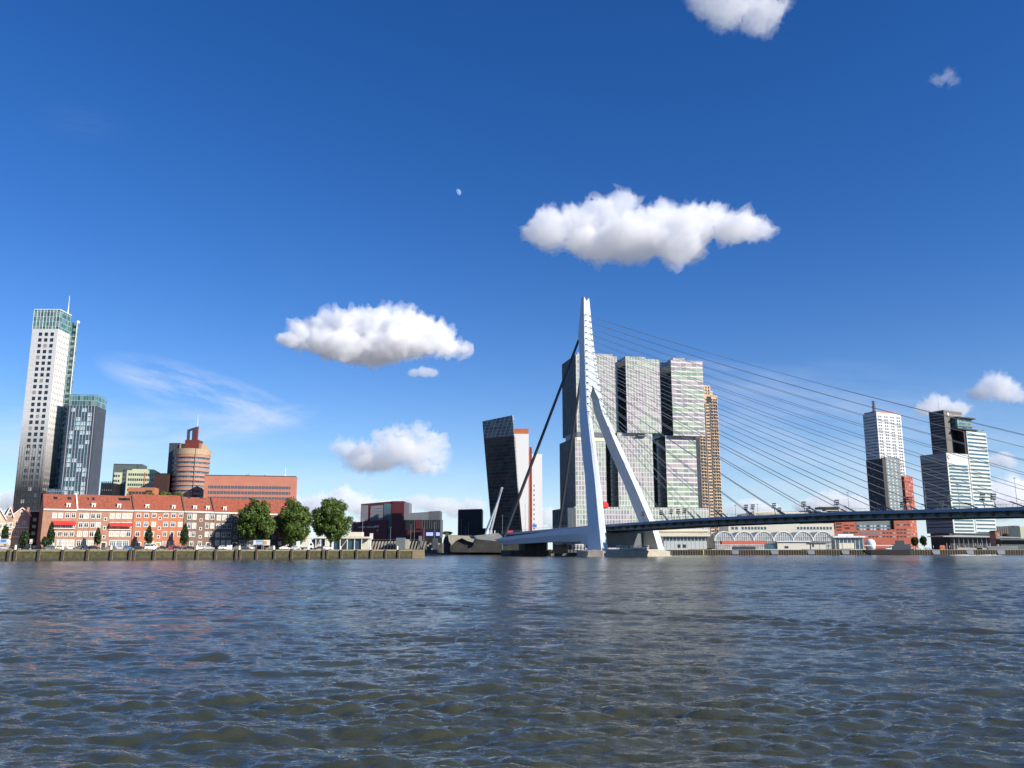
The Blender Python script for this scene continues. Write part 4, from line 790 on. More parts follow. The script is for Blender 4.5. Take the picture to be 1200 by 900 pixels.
# cross wall under the deck and the back struts that run down to the tail
b = MB(); b.loft([[L3(s, n, z) for n, z in ((-22.5, 4.6), (22.5, 4.6), (21.5, 12.2), (-21.5, 12.2))] for s in (-5.5, -.5)]); b.build('cross_wall', M['slate'], br)  # dark slab, with the deck's shadow put into its colour as well
for sg in (1, -1):
    b = MB(); secs = []
    for s, zt, zb in ((1.5, 15.9, 5.6), (-4, 15.5, 5.6), (-8, 14.8, 7.6), (-24, 13.6, 7.7), (-66, 10.4, 6.3), (-72.5, 9.2, 9.0)):
        secs.append([L3(s, sg * 24.6, zt), L3(s, sg * 24.9, (zt + zb) / 2 + .4), L3(s, sg * 24.0, zb), L3(s, sg * 19.8, zb), L3(s, sg * 19.8, zt)])
    b.loft(secs); b.build('back_strut', M['pylon'], br)
    b = MB(); zc = 122
    for dn in (-.38, .38):
        for dz_ in (0, .7): b.tube(L3(ip(zc, ZP, SF) - 5.0, sg * (3.2 + dn * .8), zc - dz_), L3(-68.5 + dz_ * 1.5, sg * (22.3 + dn), 9.8), .37, .37, 6)
    b.build('back_stay', M['cabled'], br)
# stays of the main span with their sockets
NC = 16
for k in range(NC):
    sa = 42 + 15.6 * k; zt = 79 + (136.5 - 79) * (k / (NC - 1)) ** .92; sf = ip(zt, ZP, SF); no = ip(zt, ZP, NO)
    for sg in (1, -1):
        nt = no - .75
        p0 = Vector(L3(sf - .6, sg * nt, zt)); p1 = Vector(L3(sa, sg * 15.4, zd(sa) + .3)); ln = (p1 - p0).length; side = Vector((NV.x, NV.y, 0)) * .55
        b = MB()
        for q in (-1, 1):
            pts = []
            for i in range(9):
                f = i / 8; p = p0.lerp(p1, f) + side * q * (.35 + .65 * f); p.z -= ln * ln * 4 * f * (1 - f) * .000042; pts.append(p)
            for i in range(8): b.tube(pts[i], pts[i + 1], .085, .085, 5)
        cb_ = b.build('stay_cable', M['cable'], br)
        d = (p0 - p1).normalized(); b = MB()
        for q in (-1, 1): b.tube(p1 + side * q - d * .5, p1 + side * q + d * 5.5, .22, .18, 6)
        b.build('cable_socket', M['cabled'], cb_)
        b = MB(); q0 = Vector(L3(sf + .02, sg * nt, zt)); b.tube(q0 - d * .3, q0 - d * .8, .30, .30, 6); b.tube(q0 + Vector((-NV.x, -NV.y, 0)) * sg * (1.1 if no > 2.6 else .9) - d * .2, q0 + Vector((-NV.x, -NV.y, 0)) * sg * (1.1 if no > 2.6 else .9) - d * .6, .24, .24, 6); b.build('anchor_head', M['cable'], cb_)
# rope hanging down the far leg
b = MB(); b.tube(L3(-14, -8.0, 78), L3(0, -17.5, 18), .10, .10, 4); b.build('access_rope', M['white'], br)
b = MB(); b.tube(L3(ip(128, ZP, SF) - 3.5, 1, 121), L3(-25.5, 1, 118), .3, .2); b.build('obstruction_light', M['steel'], br)
# pier island
b = MB()
def ring(k, z): return [L3(s * k + 1.5, n * k, z) for s, n in ((-8, -29), (-3, -33), (4, -33), (9.5, -28), (9.5, 28), (4, 33), (-3, 33), (-8, 28))]
b.loft([ring(1.03, -2), ring(1.03, .5), ring(1.0, .5), ring(1.0, 2.9)]); b.build('pier', M['conc'], None).location = tuple(bp(0, 0, 0)); o = bpy.data.objects['pier']; tag(o, 'long low tan concrete pier island carrying the pylon', 'pier')
b = MB(); b.loft([ring(.93, 2.91), ring(.80, 3.8)]); b.build('plinth', M['conc'], o)
# service railings and huts on the pier
for k, (s, n) in enumerate(((9, 15), (9, 10), (9, 4), (9, -2), (9, -8))):
    b = MB(); 
    for q in range(4): b.tube(L3(s, n - q * 1.3, 3.4), L3(s, n - q * 1.3, 5.6), .14, .14, 4)
    b.tube(L3(s, n, 5.6), L3(s, n - 3.9, 5.6), .12, .12, 4); b.tube(L3(s, n, 4.5), L3(s, n - 3.9, 4.5), .1, .1, 4); b.build('pier_railing', M['white'], o)
# second pier and yellow marker post under the side span
b = MB(); b.loft([[L3(s, n, z) for s, n in ((-70, -22), (-62, -22), (-62, 22), (-70, 22))] for z in (-2, 3.2)]); b.loft([[L3(s, n, z) for s, n in ((-69, -9), (-64, -9), (-64, 9), (-69, 9))] for z in (3.2, 9.0)])
o2 = b.build('tail_pier', M['conc_dark'], None); o2.location = tuple(bp(0, 0, 0)); tag(o2, 'dark concrete pier under the tail end of the bridge', 'pier')
def mark(px, Y, h, label):
    p = (rat(px) * Y, Y, 0); b = MB(); b.tube((0, 0, -2), (0, 0, h), .45, .45, 8); b.tube((0, 0, h), (0, 0, h + .5), .6, .5, 8); o = b.build('marker_post', M['yellow'], None); o.location = p; tag(o, label, 'marker post')
M['yellow'] = mat('yellow_paint', (.75, .48, .02), .5, var=.05); M['redp'] = mat('red_paint', (.6, .04, .03), .5, var=.05)
mark(644.6, 480, 3.2, 'yellow marker post in the water under the blue back strut'); mark(824, 588, 2.6, 'yellow marker post in front of the far quay')
B_ = MB(); B_.box(0, 14, 0, 6, -1, 1.3); B_.box(1, 13, 1, 5, 1.3, 1.9)
for q in range(6): B_.tube((2 + 2 * q, .6, 1.3), (2 + 2 * q, .6, 6.2), .25, .25, 6)
B_.box(1.5, 12.5, .4, .8, 4.2, 4.6); o = B_.build('timber_dolphin', M['dsteel'], None); o.location = (rat(664) * 486, 486, 0); tag(o, 'dark timber and steel mooring dolphin in the water beside the pylon pier', 'mooring dolphin')
silhouette_block('sunlit_abutment', 'sunlit tan concrete abutment seen under the side span', 'abutment', [(645, 648.5), (647, 646), (652, 639), (664, 637), (666, 648.5)], 500, 6, M['conc'])
# lighting on the deck: floodlight clusters on leaning masts, and slim lamp posts
def lampmast(s, n, h, lean, lab):
    t = thing('floodlight_mast', 'leaning bridge mast with a cluster of dark floodlights', 'light mast', tuple(bp(s, n, zd(s))), 0, 'floodlight masts on the bridge')
    b = MB(); top = Vector((-lean, 0, h)); b.tube((0, 0, 0), top, .16, .12, 6); b.build('mast', M['dsteel'], t); hd = MB()
    for q in range(3): hd.box(top.x - .8 + .14 * q, top.x + .8 + .14 * q, -.45, .45, h - 1.0 + q * .85, h - .45 + q * .85)
    hd.build('floodlight', M['dsteel'], t)
for px, n in ((755, 14), (776, 14), (788, 14), (796, 14), (804, 14), (876, 14), (884, 14), (909, 14), (915, -14), (944, 14), (949, -14), (983, 14), (1060, -14), (1064, 14), (1069, 14), (1106, -14), (1116, 14), (1155, 14), (1168, 14), (1212, 14)):
    c = PC + NV * n; s = solve(c, AV, rat(px, 600)); s = max(2, min(s, 260)); lampmast(s, n, 4.4 if n > 0 else 4.0, .8, '')
for px, hh in ((1002, 0), (835, 0), (917, 0), (995, 20), (1086, 24), (1125, 22), (1193, 25), (806, 15), (862, 14), (888, 14)):
    if not hh: continue
    c = PC - NV * 8; s = solve(c, AV, rat(px, 600)); s = max(5, min(s, 280)); h = hh * .50
    t = thing('lamp_post', 'tall slim lamp post on the bridge deck', 'street lamp', tuple(bp(s, -8, zd(s))), 0, 'lamp posts on the bridge deck'); b = MB(); b.tube((0, 0, 0), (0, 0, h), .11, .07, 6); b.build('pole', M['steel'], t); B('lamp_head', M['dsteel'], t, (-.5, .5, -.2, .2, h - .05, h + .15))
# ---------------------------------------------------------------- the far pier right of the bridge
M['pale_shaded'] = mat('shaded_pale_panel', (.17, .195, .21), .5, var=.08, vs=.2); M['pale'] = mat('pale_green_white_panel', (.50, .54, .50), .5, var=.05, vs=.3); M['ivory'] = mat('ivory_render', (.62, .59, .50), .7, var=.05, vs=.3)
M['brickr'] = mat('red_brown_brick', (.42, .12, .075), .85, var=.12, vs=.3); M['tent'] = mat('orange_red_awning', (.62, .13, .07), .8, var=.12, vs=.8)
M['arch_glass'] = mat('pale_hall_glazing', (.42, .44, .42), .35, var=.3, vs=.3); M['offwhite'] = mat('off_white_panel', (.58, .60, .61), .5, var=.05, vs=.3)
# white-topped tower
Ym = 835; t, a1, a2, h, Yc, zb = block('residential_tower', 'white-topped residential tower with a red brick corner and dark lower block', 'tower', (1011, 486), (1026.8, 483), (1055.5, 485), Ym, 25, 483, 'x')
a2 = min(a2, 26); hm = zz(538, Ym) - GZ; hr_ = zz(557.5, Ym) - GZ
M['offwhite_shaded'] = mat('shaded_off_white_panel', (.34, .38, .43), .45, .2, var=.05)  # left face of the off-white tower, bluish shade put into the colour
b = MB(); b.box(0, a1, 0, a2, hr_ * .4, h); me = b.mesh('upper_wall', [M['offwhite'], M['offwhite_shaded']])
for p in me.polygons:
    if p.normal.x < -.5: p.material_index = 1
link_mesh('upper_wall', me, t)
nf = 22
for j in range(nf):
    for i in range(4):
        k = 'mw'
        if k not in WC:
            q_ = MB()
            for e in range(2): q_.box(e * 2.9 - 2.4, e * 2.9 - .5, -.1, .05, -.85, .85)
            WC[k] = q_.mesh('window', M['slate'])
        if j < nf: link_mesh('window', WC[k], t, (a1 * (.125 + .25 * i), 0, h - 4 - j * 3.05))
for j in range(26):
    q_ = 'ms'
    if q_ not in WC:
        b = MB(); b.box(-.1, .05, .5, a2 - .5, -.5, .5); WC[q_] = b.mesh('window_band', M['slate'])
    link_mesh('window_band', WC[q_], t, (0, 0, h - 4 - j * 3.05))
B('roof_rim', M['rust'], t, (2, a1 - 1, 2, a2, h + .003, h + 1.6)); b = MB(); cx = a1 * .12; b.tube((cx, 6, h), (cx, 6, h + 12.5), .6, .4)
for q in range(6): b.box(cx - 1.3, cx + 1.3, 4.8, 7.2, h + 3 + q * 1.7, h + 3.9 + q * 1.7)
b.tube((cx - 4, 6, h + 1.2), (cx - 1, 6, h + 2.2), .5); b.tube((cx + 2, 6, h + 1.6), (cx + 7, 6, h + 1.8), .6, .3); b.build('antenna_mast', M['dsteel'], t)
B('dark_block', M['black'], t, (-2.8, a1 * .05, -5, a2 - 2, 0, hm)); B('grey_block', M['greyclad'], t, (a1 * .052, a1 * .62, -5, -.01, 0, hm + 1.5)); 
for j in range(18):
    for i in range(3): pane(t, a1 * (.13 + .15 * i), hm - 1.5 - j * 3.2, 2.0, 1.5, 'pale_pane', -5)
r_ = random.Random(9)
for j in range(24):
    pane(t, -2.8, 5 + j * (hm - 6) / 24, 1.0, 1.1, 'greyclad2', r_.uniform(0, a2 - 4), L9)
B('brick_gap', M['black'], t, (a1 * .622, a1 * .70, -3, -.01, 0, hr_)); B('brick_block', M['brickr'], t, (a1 * .702, a1 + 1.5, -6, 20, 0, hr_))
for j in range(24):
    for i in range(4): 
        if (i * 5 + j * 3) % 7 != 0 and len(t.children) < 900: pane(t, a1 * (.76 + .075 * i), hr_ - 2.2 - j * 3.0, 1.0, 1.2, 'glass' if (i + j) % 4 else 'pale_pane', -6)
# its low brick wing
o_ = at(1020, 720); t = thing('brick_block', 'long low red brick building at the foot of the white-topped tower', 'building', o_)
Yw = 720
slab(t, 'wall', M['brickr'], 978, 1066.8, 620.5, 643, Yw, 14, o_); slab(t, 'upper_wall', M['brickr'], 978.2, 988, 600, 620.4, Yw + .3, 12, o_); slab(t, 'upper_wall', M['brickr'], 1047.5, 1066.6, 600, 620.4, Yw + .3, 12, o_); slab(t, 'grey_upper', M['greyclad'], 1003, 1044, 605, 620.4, Yw + 2, 10, o_); slab(t, 'brick_link', M['brickr'], 988.1, 1002.9, 611.5, 620.4, Yw + 2, 10, o_); slab(t, 'dark_gap', M['black'], 1044.1, 1047.4, 605, 620.4, Yw + 3, 8, o_)
for yy, a, b_ in ((613.5, 980.5, 986.5), (617.3, 980.5, 986.5), (621, 980.5, 986.5), (615.5, 989, 994.5), (624, 988, 994), (624, 996, 1005), (616, 996, 1001)): slab(t, 'window', M['glass'], a, b_, yy - .7, yy + .9, Yw - .06, .3, o_)
for yy in (616.5, 620.3): 
    for q in range(10): slab(t, 'window', M['pale_pane' if q % 3 else 'glass'], 1004 + q * 4, 1006.6 + q * 4, yy - 1, yy + .9, Yw + (1.9 if yy < 620 else -.06), .3, o_)
for yy in (624.5, 628.8, 614.8, 620.6):
    for q in range(13):
        x = 1014 + q * 4.1
        if yy < 622 and x < 1048: continue
        slab(t, 'window', M['glass' if (q + int(yy)) % 4 else 'curtain'], x, x + 2.7, yy - .75, yy + .9, Yw - .07 if yy > 620.4 else Yw + .2, .3, o_)
slab(t, 'grey_band', M['greyclad2'], 1008, 1031, 623.5, 626, Yw - .15, .5, o_)
# striped office tower
Yo = 743; t, a1, a2, h, Yc, zb = block('office_tower', 'striped white office tower with a tall dark slab and a jutting observation deck', 'tower', (1078, 534), (1108.8, 530.5), (1134, 531), Yo, 27, 530.5, 'x')
a2 = min(a2, 34)
b = MB(); b.box(0, a1, 0, a2, 14, h); me = b.mesh('low_block', [M['pale'], M['pale_shaded']])
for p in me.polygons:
    if p.normal.x < -.5: p.material_index = 1  # left face turned from the sun: its shade is put into the panel colour
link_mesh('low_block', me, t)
nf = 20; fh = (h - 24) / nf
for i in range(nf): b = B('window_strip', M['glassb'], t, (a1 * .06, a1 * .93, -.09, .05, h - 11 - i * fh - .85, h - 11 - i * fh + .75))
for i in range(nf): B('side_strip', M['black'], t, (-.08, .05, 1, a2 - 1, h - 8 - i * fh - .4, h - 8 - i * fh + .4))
fx = solve(Vector((rat(1108.8, 530.5) * Yo, Yo, 0)), Vector((math.cos(R(27)), math.sin(R(27)), 0)), rat(1139, 560)); fr = solve(Vector((rat(1108.8, 530.5) * Yo, Yo, 0)), Vector((math.cos(R(27)), math.sin(R(27)), 0)), rat(1156.5, 505))
hr2 = zz(505.5, Yo + 16) - GZ
B('dark_core', M['black'], t, (a1 + .01, fx - .01, 2, 24, 0, zz(500, Yo + 10) - GZ)); B('right_block', M['pale'], t, (fx, fr, 1, 26, 14, hr2)); B('right_roof_glass', M['teal_glass_wall'], t, (fx + .2, fr - .2, 1.2, 25, hr2 + .003, hr2 + 2.6))
nf2 = 27
for i in range(nf2): B('window_strip', M['glassb'], t, (fx + .8, fr - .8, .91, 1.05, hr2 - 3 - i * 3.45 - .75, hr2 - 3 - i * 3.45 + .7))
B('edge_fin', M['white'], t, (fx - .9, fx - .4, .2, .8, 14, h - 4))
M['umber'] = mat('dark_umber_cladding', (.115, .105, .095), .6, var=.06)
xt0 = -1.0; ht = zz(480.5, Yo + 12) - GZ; xt1 = solve(Vector((rat(1108.8, 530.5) * Yo, Yo, 0)), Vector((math.cos(R(27)), math.sin(R(27)), 0)), rat(1137, 485))
off = 7.0; xa = solve(Vector((rat(1108.8, 530.5) * Yo, Yo, 0)) + Vector((-math.sin(R(27)), math.cos(R(27)), 0)) * off, Vector((math.cos(R(27)), math.sin(R(27)), 0)), rat(1106, 485))
hb = h + .003; xm = xa + (xt1 - xa) * .27
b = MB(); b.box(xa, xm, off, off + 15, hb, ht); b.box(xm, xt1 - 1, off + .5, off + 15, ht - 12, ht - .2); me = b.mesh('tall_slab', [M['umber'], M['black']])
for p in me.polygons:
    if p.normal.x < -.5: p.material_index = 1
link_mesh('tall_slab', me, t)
for q in range(14): B('slab_louvre', M['slate'], t, (xa - .1, xa - .003, off + 1, off + 14, hb + 2 + q * 2.8, hb + 3 + q * 2.8))
B('recess', M['black'], t, (xm + .01, xt1 - 1, off + 3, off + 14, hb, ht - 12.01)); B('recess_mast', M['greyclad2'], t, (xm + (xt1 - xm) * .6, xm + (xt1 - xm) * .6 + .8, off + .6, off + 1.6, hb, ht - 16))
xd0 = xa + (xt1 - xa) * .38; xd1 = xt1 + 6
for z, ex in ((ht - 7.0, 1.5), (ht - 17.5, 2.5)):
    b = MB(); b.loft([[(x, y, z + q) for x, q in ((xd0 - ex, 0), (xd1 + ex, -.2), (xd1 + ex - 1.5, .9), (xd0, 1.1))] for y in (off - 7, off + 10)]); b.build('deck_canopy', M['black'], t)
B('deck_glass', M['teal_glass_wall'], t, (xd0 + 1, xd1 - 1.5, off - 4.5, off + 8, ht - 16.38, ht - 7.01)); B('deck_rail', M['greyclad'], t, (xd0 - .4, xd1 + .6, off - 6.2, off - 5.8, ht - 13.8, ht - 13.2))
b = MB(); b.tube((xa + 2, off + 6, ht), (xa + 2, off + 6, ht + 14), .16, .08); b.build('flagpole', M['steel'], t)
text(t, 'Port of Rotterdam', 2.5, (xa + 8.2, off + .3, ht - 4.6), 0, 'sign_pale')
b = MB(); b.tube((xa + 5.5, off - .35, ht - 3.4), (xa + 5.5, off + .2, ht - 3.4), 1.3, 1.3, 12); b.box(xa + 5.1, xa + 5.9, off - .5, off - .36, ht - 5.6, ht - 3.4); b.build('emblem', M['sign_pale'], t)
b = MB(); b.tube((2.8, -.3, h - 3.6), (2.8, -.003, h - 3.6), 1.9, 1.9, 14); b.build('emblem', M['rust'], t); b = MB(); b.tube((2.8, -.45, h - 3.6), (2.8, -.31, h - 3.6), 1.2, 1.2, 14); b.build('emblem_centre', M['white'], t)
slabs = B('colonnade', M['black'], t, (-4, fr + 2, 1.5, 20, 0, 13.9))
for q in range(12): 
    x = -5 + (fr + 8) * q / 11; b = MB(); b.tube((x, -3, 0), (x, -3, 10.2), .3, .3, 8); b.build('column', M['steel'], t)
b = MB(); b.loft([[(x, y, z) for x, z in ((-24, 10.6), (fr + 22, 10.4), (fr + 22, 10.9), (-3, 12.2), (-24, 11.2))] for y in (-7, 8)]); b.build('canopy', M['steel'], t)
# terminal shed right of the pylon
Ys = 612; o_ = at(800, Ys); t = thing('terminal_shed', 'low pale green and white terminal shed with two flat roofs behind the pylon foot', 'building', o_)
slab(t, 'wall', M['pale'], 778, 828.5, 634, 643.5, Ys, 12, o_); slab(t, 'glass_band', M['glassb'], 777, 828.2, 628.9, 633.9, Ys + .2, 11, o_); slab(t, 'lower_roof', M['cream'], 772, 832.5, 625.4, 628.6, Ys - 2, 16, o_, 624.5, 626); slab(t, 'upper_roof', M['cream'], 770, 832, 619.8, 622.8, Ys + 4, 16, o_, 619.2, 620.4); slab(t, 'upper_wall', M['ivory'], 773, 829, 622.9, 625.3, Ys + 5, 14, o_); 
for q in range(12): slab(t, 'mullion', M['white'], 780 + q * 4.2, 780.5 + q * 4.2, 629, 633.8, Ys + .02, .17, o_)
for q in range(10): slab(t, 'panel_joint', M['greyclad2'], 781 + q * 4.8, 781.3 + q * 4.8, 634.3, 643, Ys - .05, .049, o_)
for a, b_ in ((794, 797.5), (800, 804)): slab(t, 'window', M['glass'], a, b_, 638, 642, Ys - .08, .077, o_)
slab(t, 'end_wall', M['conc_dark'], 828.6, 836, 627, 643.5, Ys + 3, 10, o_)
# arched hall
Yh = 640; o_ = at(905, Yh); t = thing('arched_hall', 'white terminal hall with a row of six glazed arches', 'building', o_)
slab(t, 'wall', M['arch_glass'], 838, 977, 628, 643.5, Yh + 1, 20, o_)
for q in range(6):
    x0, x1 = 838 + q * 23.2, 838 + q * 23.2 + 23.0; zb, ztp = zz(634, Yh) - o_[2], zz(622.8, Yh) - o_[2]; X0, X1 = rat(x0) * Yh - o_[0], rat(x1) * Yh - o_[0]; cx, hw = (X0 + X1) / 2, (X1 - X0) / 2
    arc = [(cx + hw * math.cos(math.pi * i / 14), zb + (ztp - zb) * math.sin(math.pi * i / 14)) for i in range(15)]
    g_ = MB(); g_.loft([[(x, y, z) for x, z in arc] for y in (.3, 20)]); ga = g_.build('arch_glazing', M['arch_glass'], t)
    f_ = MB()
    for i in range(14): f_.tube((arc[i][0], 0, arc[i][1]), (arc[i + 1][0], 0, arc[i + 1][1]), .42, .42, 4)
    for i in range(1, 9):
        x = X0 + (X1 - X0) * i / 9; zt_ = zb + (ztp - zb) * math.sqrt(max(0, 1 - ((x - cx) / hw) ** 2)); f_.tube((x, 0, 0.3), (x, 0, zt_), .13, .13, 4)
    for z in (zb - 2.5, zb, zb + (ztp - zb) * .45):
        w_ = hw * (1 if z <= zb else math.sqrt(1 - ((z - zb) / (ztp - zb)) ** 2)); f_.tube((cx - w_, 0, z), (cx + w_, 0, z), .13, .13, 4)
    f_.build('arch_frame', M['white'], ga)
# ivory warehouse with rounded roof pavilion
Yp = 672; o_ = at(915, Yp); t = thing('warehouse', 'long ivory warehouse with a rounded white rooftop pavilion behind the arches', 'building', o_)
slab(t, 'wall', M['ivory'], 854, 978, 613.5, 643.5, Yp, 30, o_, 616.5, 613.2)
for a, b_, n in ((857, 866, 2), (869, 899, 8), (934, 976, 11)):
    for q in range(n): x = a + (b_ - a) * q / n; slab(t, 'window', M['glassb'], x, x + (b_ - a) / n * .72, 617.4, 620.6, Yp - .06, .2, o_)
zr0, zr1 = zz(612, Yp) - o_[2], zz(598.8, Yp) - o_[2]; Xa, Xb = rat(883) * Yp - o_[0], rat(964) * Yp - o_[0]
prf = [(Xa, zr0), (Xa, zr1 - 4), (Xa + 1.2, zr1 - 1.4), (Xa + 4, zr1)] + [(Xb - 10, zr1 - 1.0), (Xb - 3, zr1 - 2.4), (Xb, zr1 - 4.5), (Xb, zr0)]
b = MB(); b.loft([[(x, y, z) for x, z in prf] for y in (2, 22)]); b.build('roof_pavilion', M['cream'], t); slab(t, 'pavilion_glass', M['curtain'], 886, 961, 601.6, 612, Yp + 1.9, .08, o_); slab(t, 'side_pavilion', M['greyclad2'], 869, 882.5, 600.5, 613, Yp + 4, 14, o_, 602.5, 600.2)
# quayside restaurant clutter
Yr = 604
tag(slab(None, 'awning_row', M['tent'], 846, 897.5, 633.8, 637.8, Yr, 6), 'long orange-red terrace awning in front of the arches', 'awning')
o_ = at(930, Yr + 1); t = thing('ticket_building', 'low cream box building on the far quay right of the orange awning', 'building', o_); slab(t, 'wall', M['ivory'], 911, 949, 635, 643.6, Yr + 1, 6, o_); slab(t, 'roof', M['white'], 910, 950, 634, 634.9, Yr, 8, o_); slab(t, 'window', M['glass'], 919.5, 924, 640, 642.6, Yr + .9, .09, o_); slab(t, 'glass_end', M['glassb'], 898, 910.8, 636.5, 643.6, Yr + 2, 5, o_)
o_ = at(959, Yr + 1); t = thing('site_cabin', 'small ivory cabin with a round window between lamp posts on the far quay', 'cabin', o_); slab(t, 'wall', M['ivory'], 950.5, 968, 636.5, 643.6, Yr + 1, 5, o_); slab(t, 'roof', M['greyclad2'], 948, 970, 635.4, 636.4, Yr, 7, o_); slab(t, 'round_window', M['glass'], 952, 954, 638, 641, Yr + .9, .09, o_)
o_ = at(995, Yr + 2); t = thing('glass_pavilion', 'glass restaurant pavilion with a white roof in front of the brick building', 'building', o_); slab(t, 'wall', M['glassb'], 979, 1012, 630, 643.6, Yr + 2, 8, o_); slab(t, 'blinds', M['cream'], 983, 1001, 636.3, 643, Yr + 1.8, .15, o_); slab(t, 'roof', M['white'], 976, 1014, 628, 629.9, Yr, 12, o_); slab(t, 'roof_light', M['white'], 982, 1000, 626, 627.9, Yr + 3, 6, o_)
for q in range(8): slab(t, 'mullion', M['white'], 979 + q * 4.6, 979.5 + q * 4.6, 630, 643.6, Yr + 1.7, .08, o_)
b = MB(); C0 = pt(1020, 640, Yr + 4)
b.loft([[(C0.x + r * math.cos(6.283 * i / 12) * 1.0, C0.y + r * math.sin(6.283 * i / 12), z) for i in range(12)] for z, r in ((GZ, 3.0), (GZ + 4, 3.6), (GZ + 6.2, 3.0), (GZ + 7.4, 1.0))]); tag(b.build('white_dome', M['white'], None, smooth=True), 'rounded white storage dome beside the glass pavilion', 'dome')
# moored dark vessel
Yv = 598.0; o_ = (rat(1056) * 590, 590, 0); t = thing('moored_ship', 'small dark moored vessel with a white rail in front of the brick building', 'boat', o_)
X = lambda p: rat(p) * 590 - o_[0]
b = MB(); b.loft([[(X(1013), 0, 2.6), (X(1013), 4, 2.6), (X(1013), 4, 3.6), (X(1013), 0, 3.6)], [(X(1020), -.5, .2), (X(1020), 4.5, .2), (X(1020), 4.8, 3.4), (X(1020), -.8, 3.4)], [(X(1066), -.5, .2), (X(1066), 4.5, .2), (X(1066), 4.8, 3.6), (X(1066), -.8, 3.6)], [(X(1072), 1.5, 2.2), (X(1072), 2.5, 2.2), (X(1072), 2.8, 4.2), (X(1072), 1.2, 4.2)]])
b.build('hull', M['black'], t); B('cabin', M['dsteel'], t, (X(1048), X(1068), .4, 3.6, 3.6, 7.2)); B('wheelhouse', M['dsteel'], t, (X(1052), X(1061), .8, 3.2, 7.203, 9.6)); B('rail', M['white'], t, (X(1013), X(1047), -.75, -.5, 6.1, 6.6)); b = MB(); b.tube((X(1054), 2, 9.6), (X(1056), 2, 13.5), .2, .1); b.build('mast', M['dsteel'], t)
for q in range(6): pane(t, X(1049.5) + q * 1.9, 5.6, 1.0, .9, 'glassb', .4)
# right edge: low city beyond
o_ = at(1180, 900); t = thing('apartment_row', 'long grey-brown slab building low on the horizon right of the striped tower', 'building', o_); slab(t, 'wall', M['brick_g'], 1167, 1190, 616.8, 644, 900, 20, o_); slab(t, 'dark_end', M['slate'], 1190.05, 1196, 616, 644, 898, 22, o_)
for q in range(9): slab(t, 'facade_rib', M['greyclad2'], 1167.6 + q * 2.5, 1168.7 + q * 2.5, 617.2, 628, 899.7, .28, o_)
o_ = at(1215, 860); t = thing('apartment_row', 'pale yellow building cut off by the right edge', 'building', o_); slab(t, 'wall', M['lime'], 1196.5, 1240, 617, 644, 860, 20, o_)
o_ = at(1170, 700); t = thing('old_brick_house', 'narrow old brick house with white trim right of the striped tower', 'house', o_)
slab(t, 'wall', M['brick'], 1167.5, 1172.5, 624, 644, 700, 9, o_); b = MB(); xa_, xb_ = rat(1167.3) * 700 - o_[0], rat(1172.7) * 700 - o_[0]; ze, zr_ = zz(624, 700) - o_[2], zz(621.5, 700) - o_[2]
b.loft([[(xa_, y, ze), (xb_, y, ze), ((xa_ + xb_) / 2, y, zr_)] for y in (0, 9)]); b.build('roof', M['tile'], t)
for q in range(4): slab(t, 'window', M['curtain'], 1168.8, 1171.2, 626.3 + q * 3.6, 628.2 + q * 3.6, 699.8, .19, o_)
o_ = at(1182, 640); t = thing('covered_terrace', 'dark flat-roofed terrace building at the right edge of the far quay', 'building', o_); slab(t, 'roof', M['slate'], 1172, 1230, 631, 633, 640, 14, o_); slab(t, 'wall', M['black'], 1174, 1230, 633.1, 638, 644, 8, o_); slab(t, 'green_panel', M['moss'], 1173, 1230, 638.1, 644, 641, 2, o_)
# rooftop platform beyond the deck
o_ = at(962, 780); t = thing('rooftop_platform', 'dark rooftop deck on a red brick block seen over the bridge railing', 'building', o_); slab(t, 'wall', M['brickr'], 976, 995, 598.5, 644, 780, 12, o_); slab(t, 'wall_low', M['slate'], 941, 975.9, 600, 644, 784, 8, o_); slab(t, 'deck', M['black'], 960, 984, 594, 596.5, 778, 12, o_); slab(t, 'glass_room', M['cream'], 968, 985, 596.6, 598.6, 779, 10, o_); slab(t, 'deck_arm', M['black'], 940, 962, 599, 600.2, 779, 10, o_)
# ---------------------------------------------------------------- trees
def leaf_mat(name, c0, c1):
    m = bpy.data.materials.new(name); m.use_nodes = True; t = m.node_tree; b = t.nodes['Principled BSDF']; N = t.nodes.new; Lk = t.links.new
    co = N('ShaderNodeTexCoord'); n = N('ShaderNodeTexNoise'); n.inputs['Scale'].default_value = .7; n.inputs['Detail'].default_value = 5; Lk(co.outputs['Object'], n.inputs[0])
    r = N('ShaderNodeValToRGB'); r.color_ramp.elements[0].position = .35; r.color_ramp.elements[0].color = (*c0, 1); r.color_ramp.elements[1].position = .65; r.color_ramp.elements[1].color = (*c1, 1); Lk(n.outputs[0], r.inputs[0]); Lk(r.outputs[0], b.inputs['Base Color'])
    b.inputs['Roughness'].default_value = .55; b.inputs['Subsurface Weight'].default_value = 0
    tl = N('ShaderNodeBsdfTranslucent'); Lk(r.outputs[0], tl.inputs[0]); mx_ = N('ShaderNodeMixShader'); mx_.inputs[0].default_value = .25; Lk(b.outputs[0], mx_.inputs[1]); Lk(tl.outputs[0], mx_.inputs[2]); Lk(mx_.outputs[0], t.nodes['Material Output'].inputs[0]); M[name] = m
leaf_mat('leaf_green', (.055, .105, .015), (.13, .195, .032)); leaf_mat('leaf_dark', (.022, .042, .014), (.05, .08, .02)); M['bark'] = mat('tree_bark', (.09, .07, .05), .9, var=.3, vs=2)
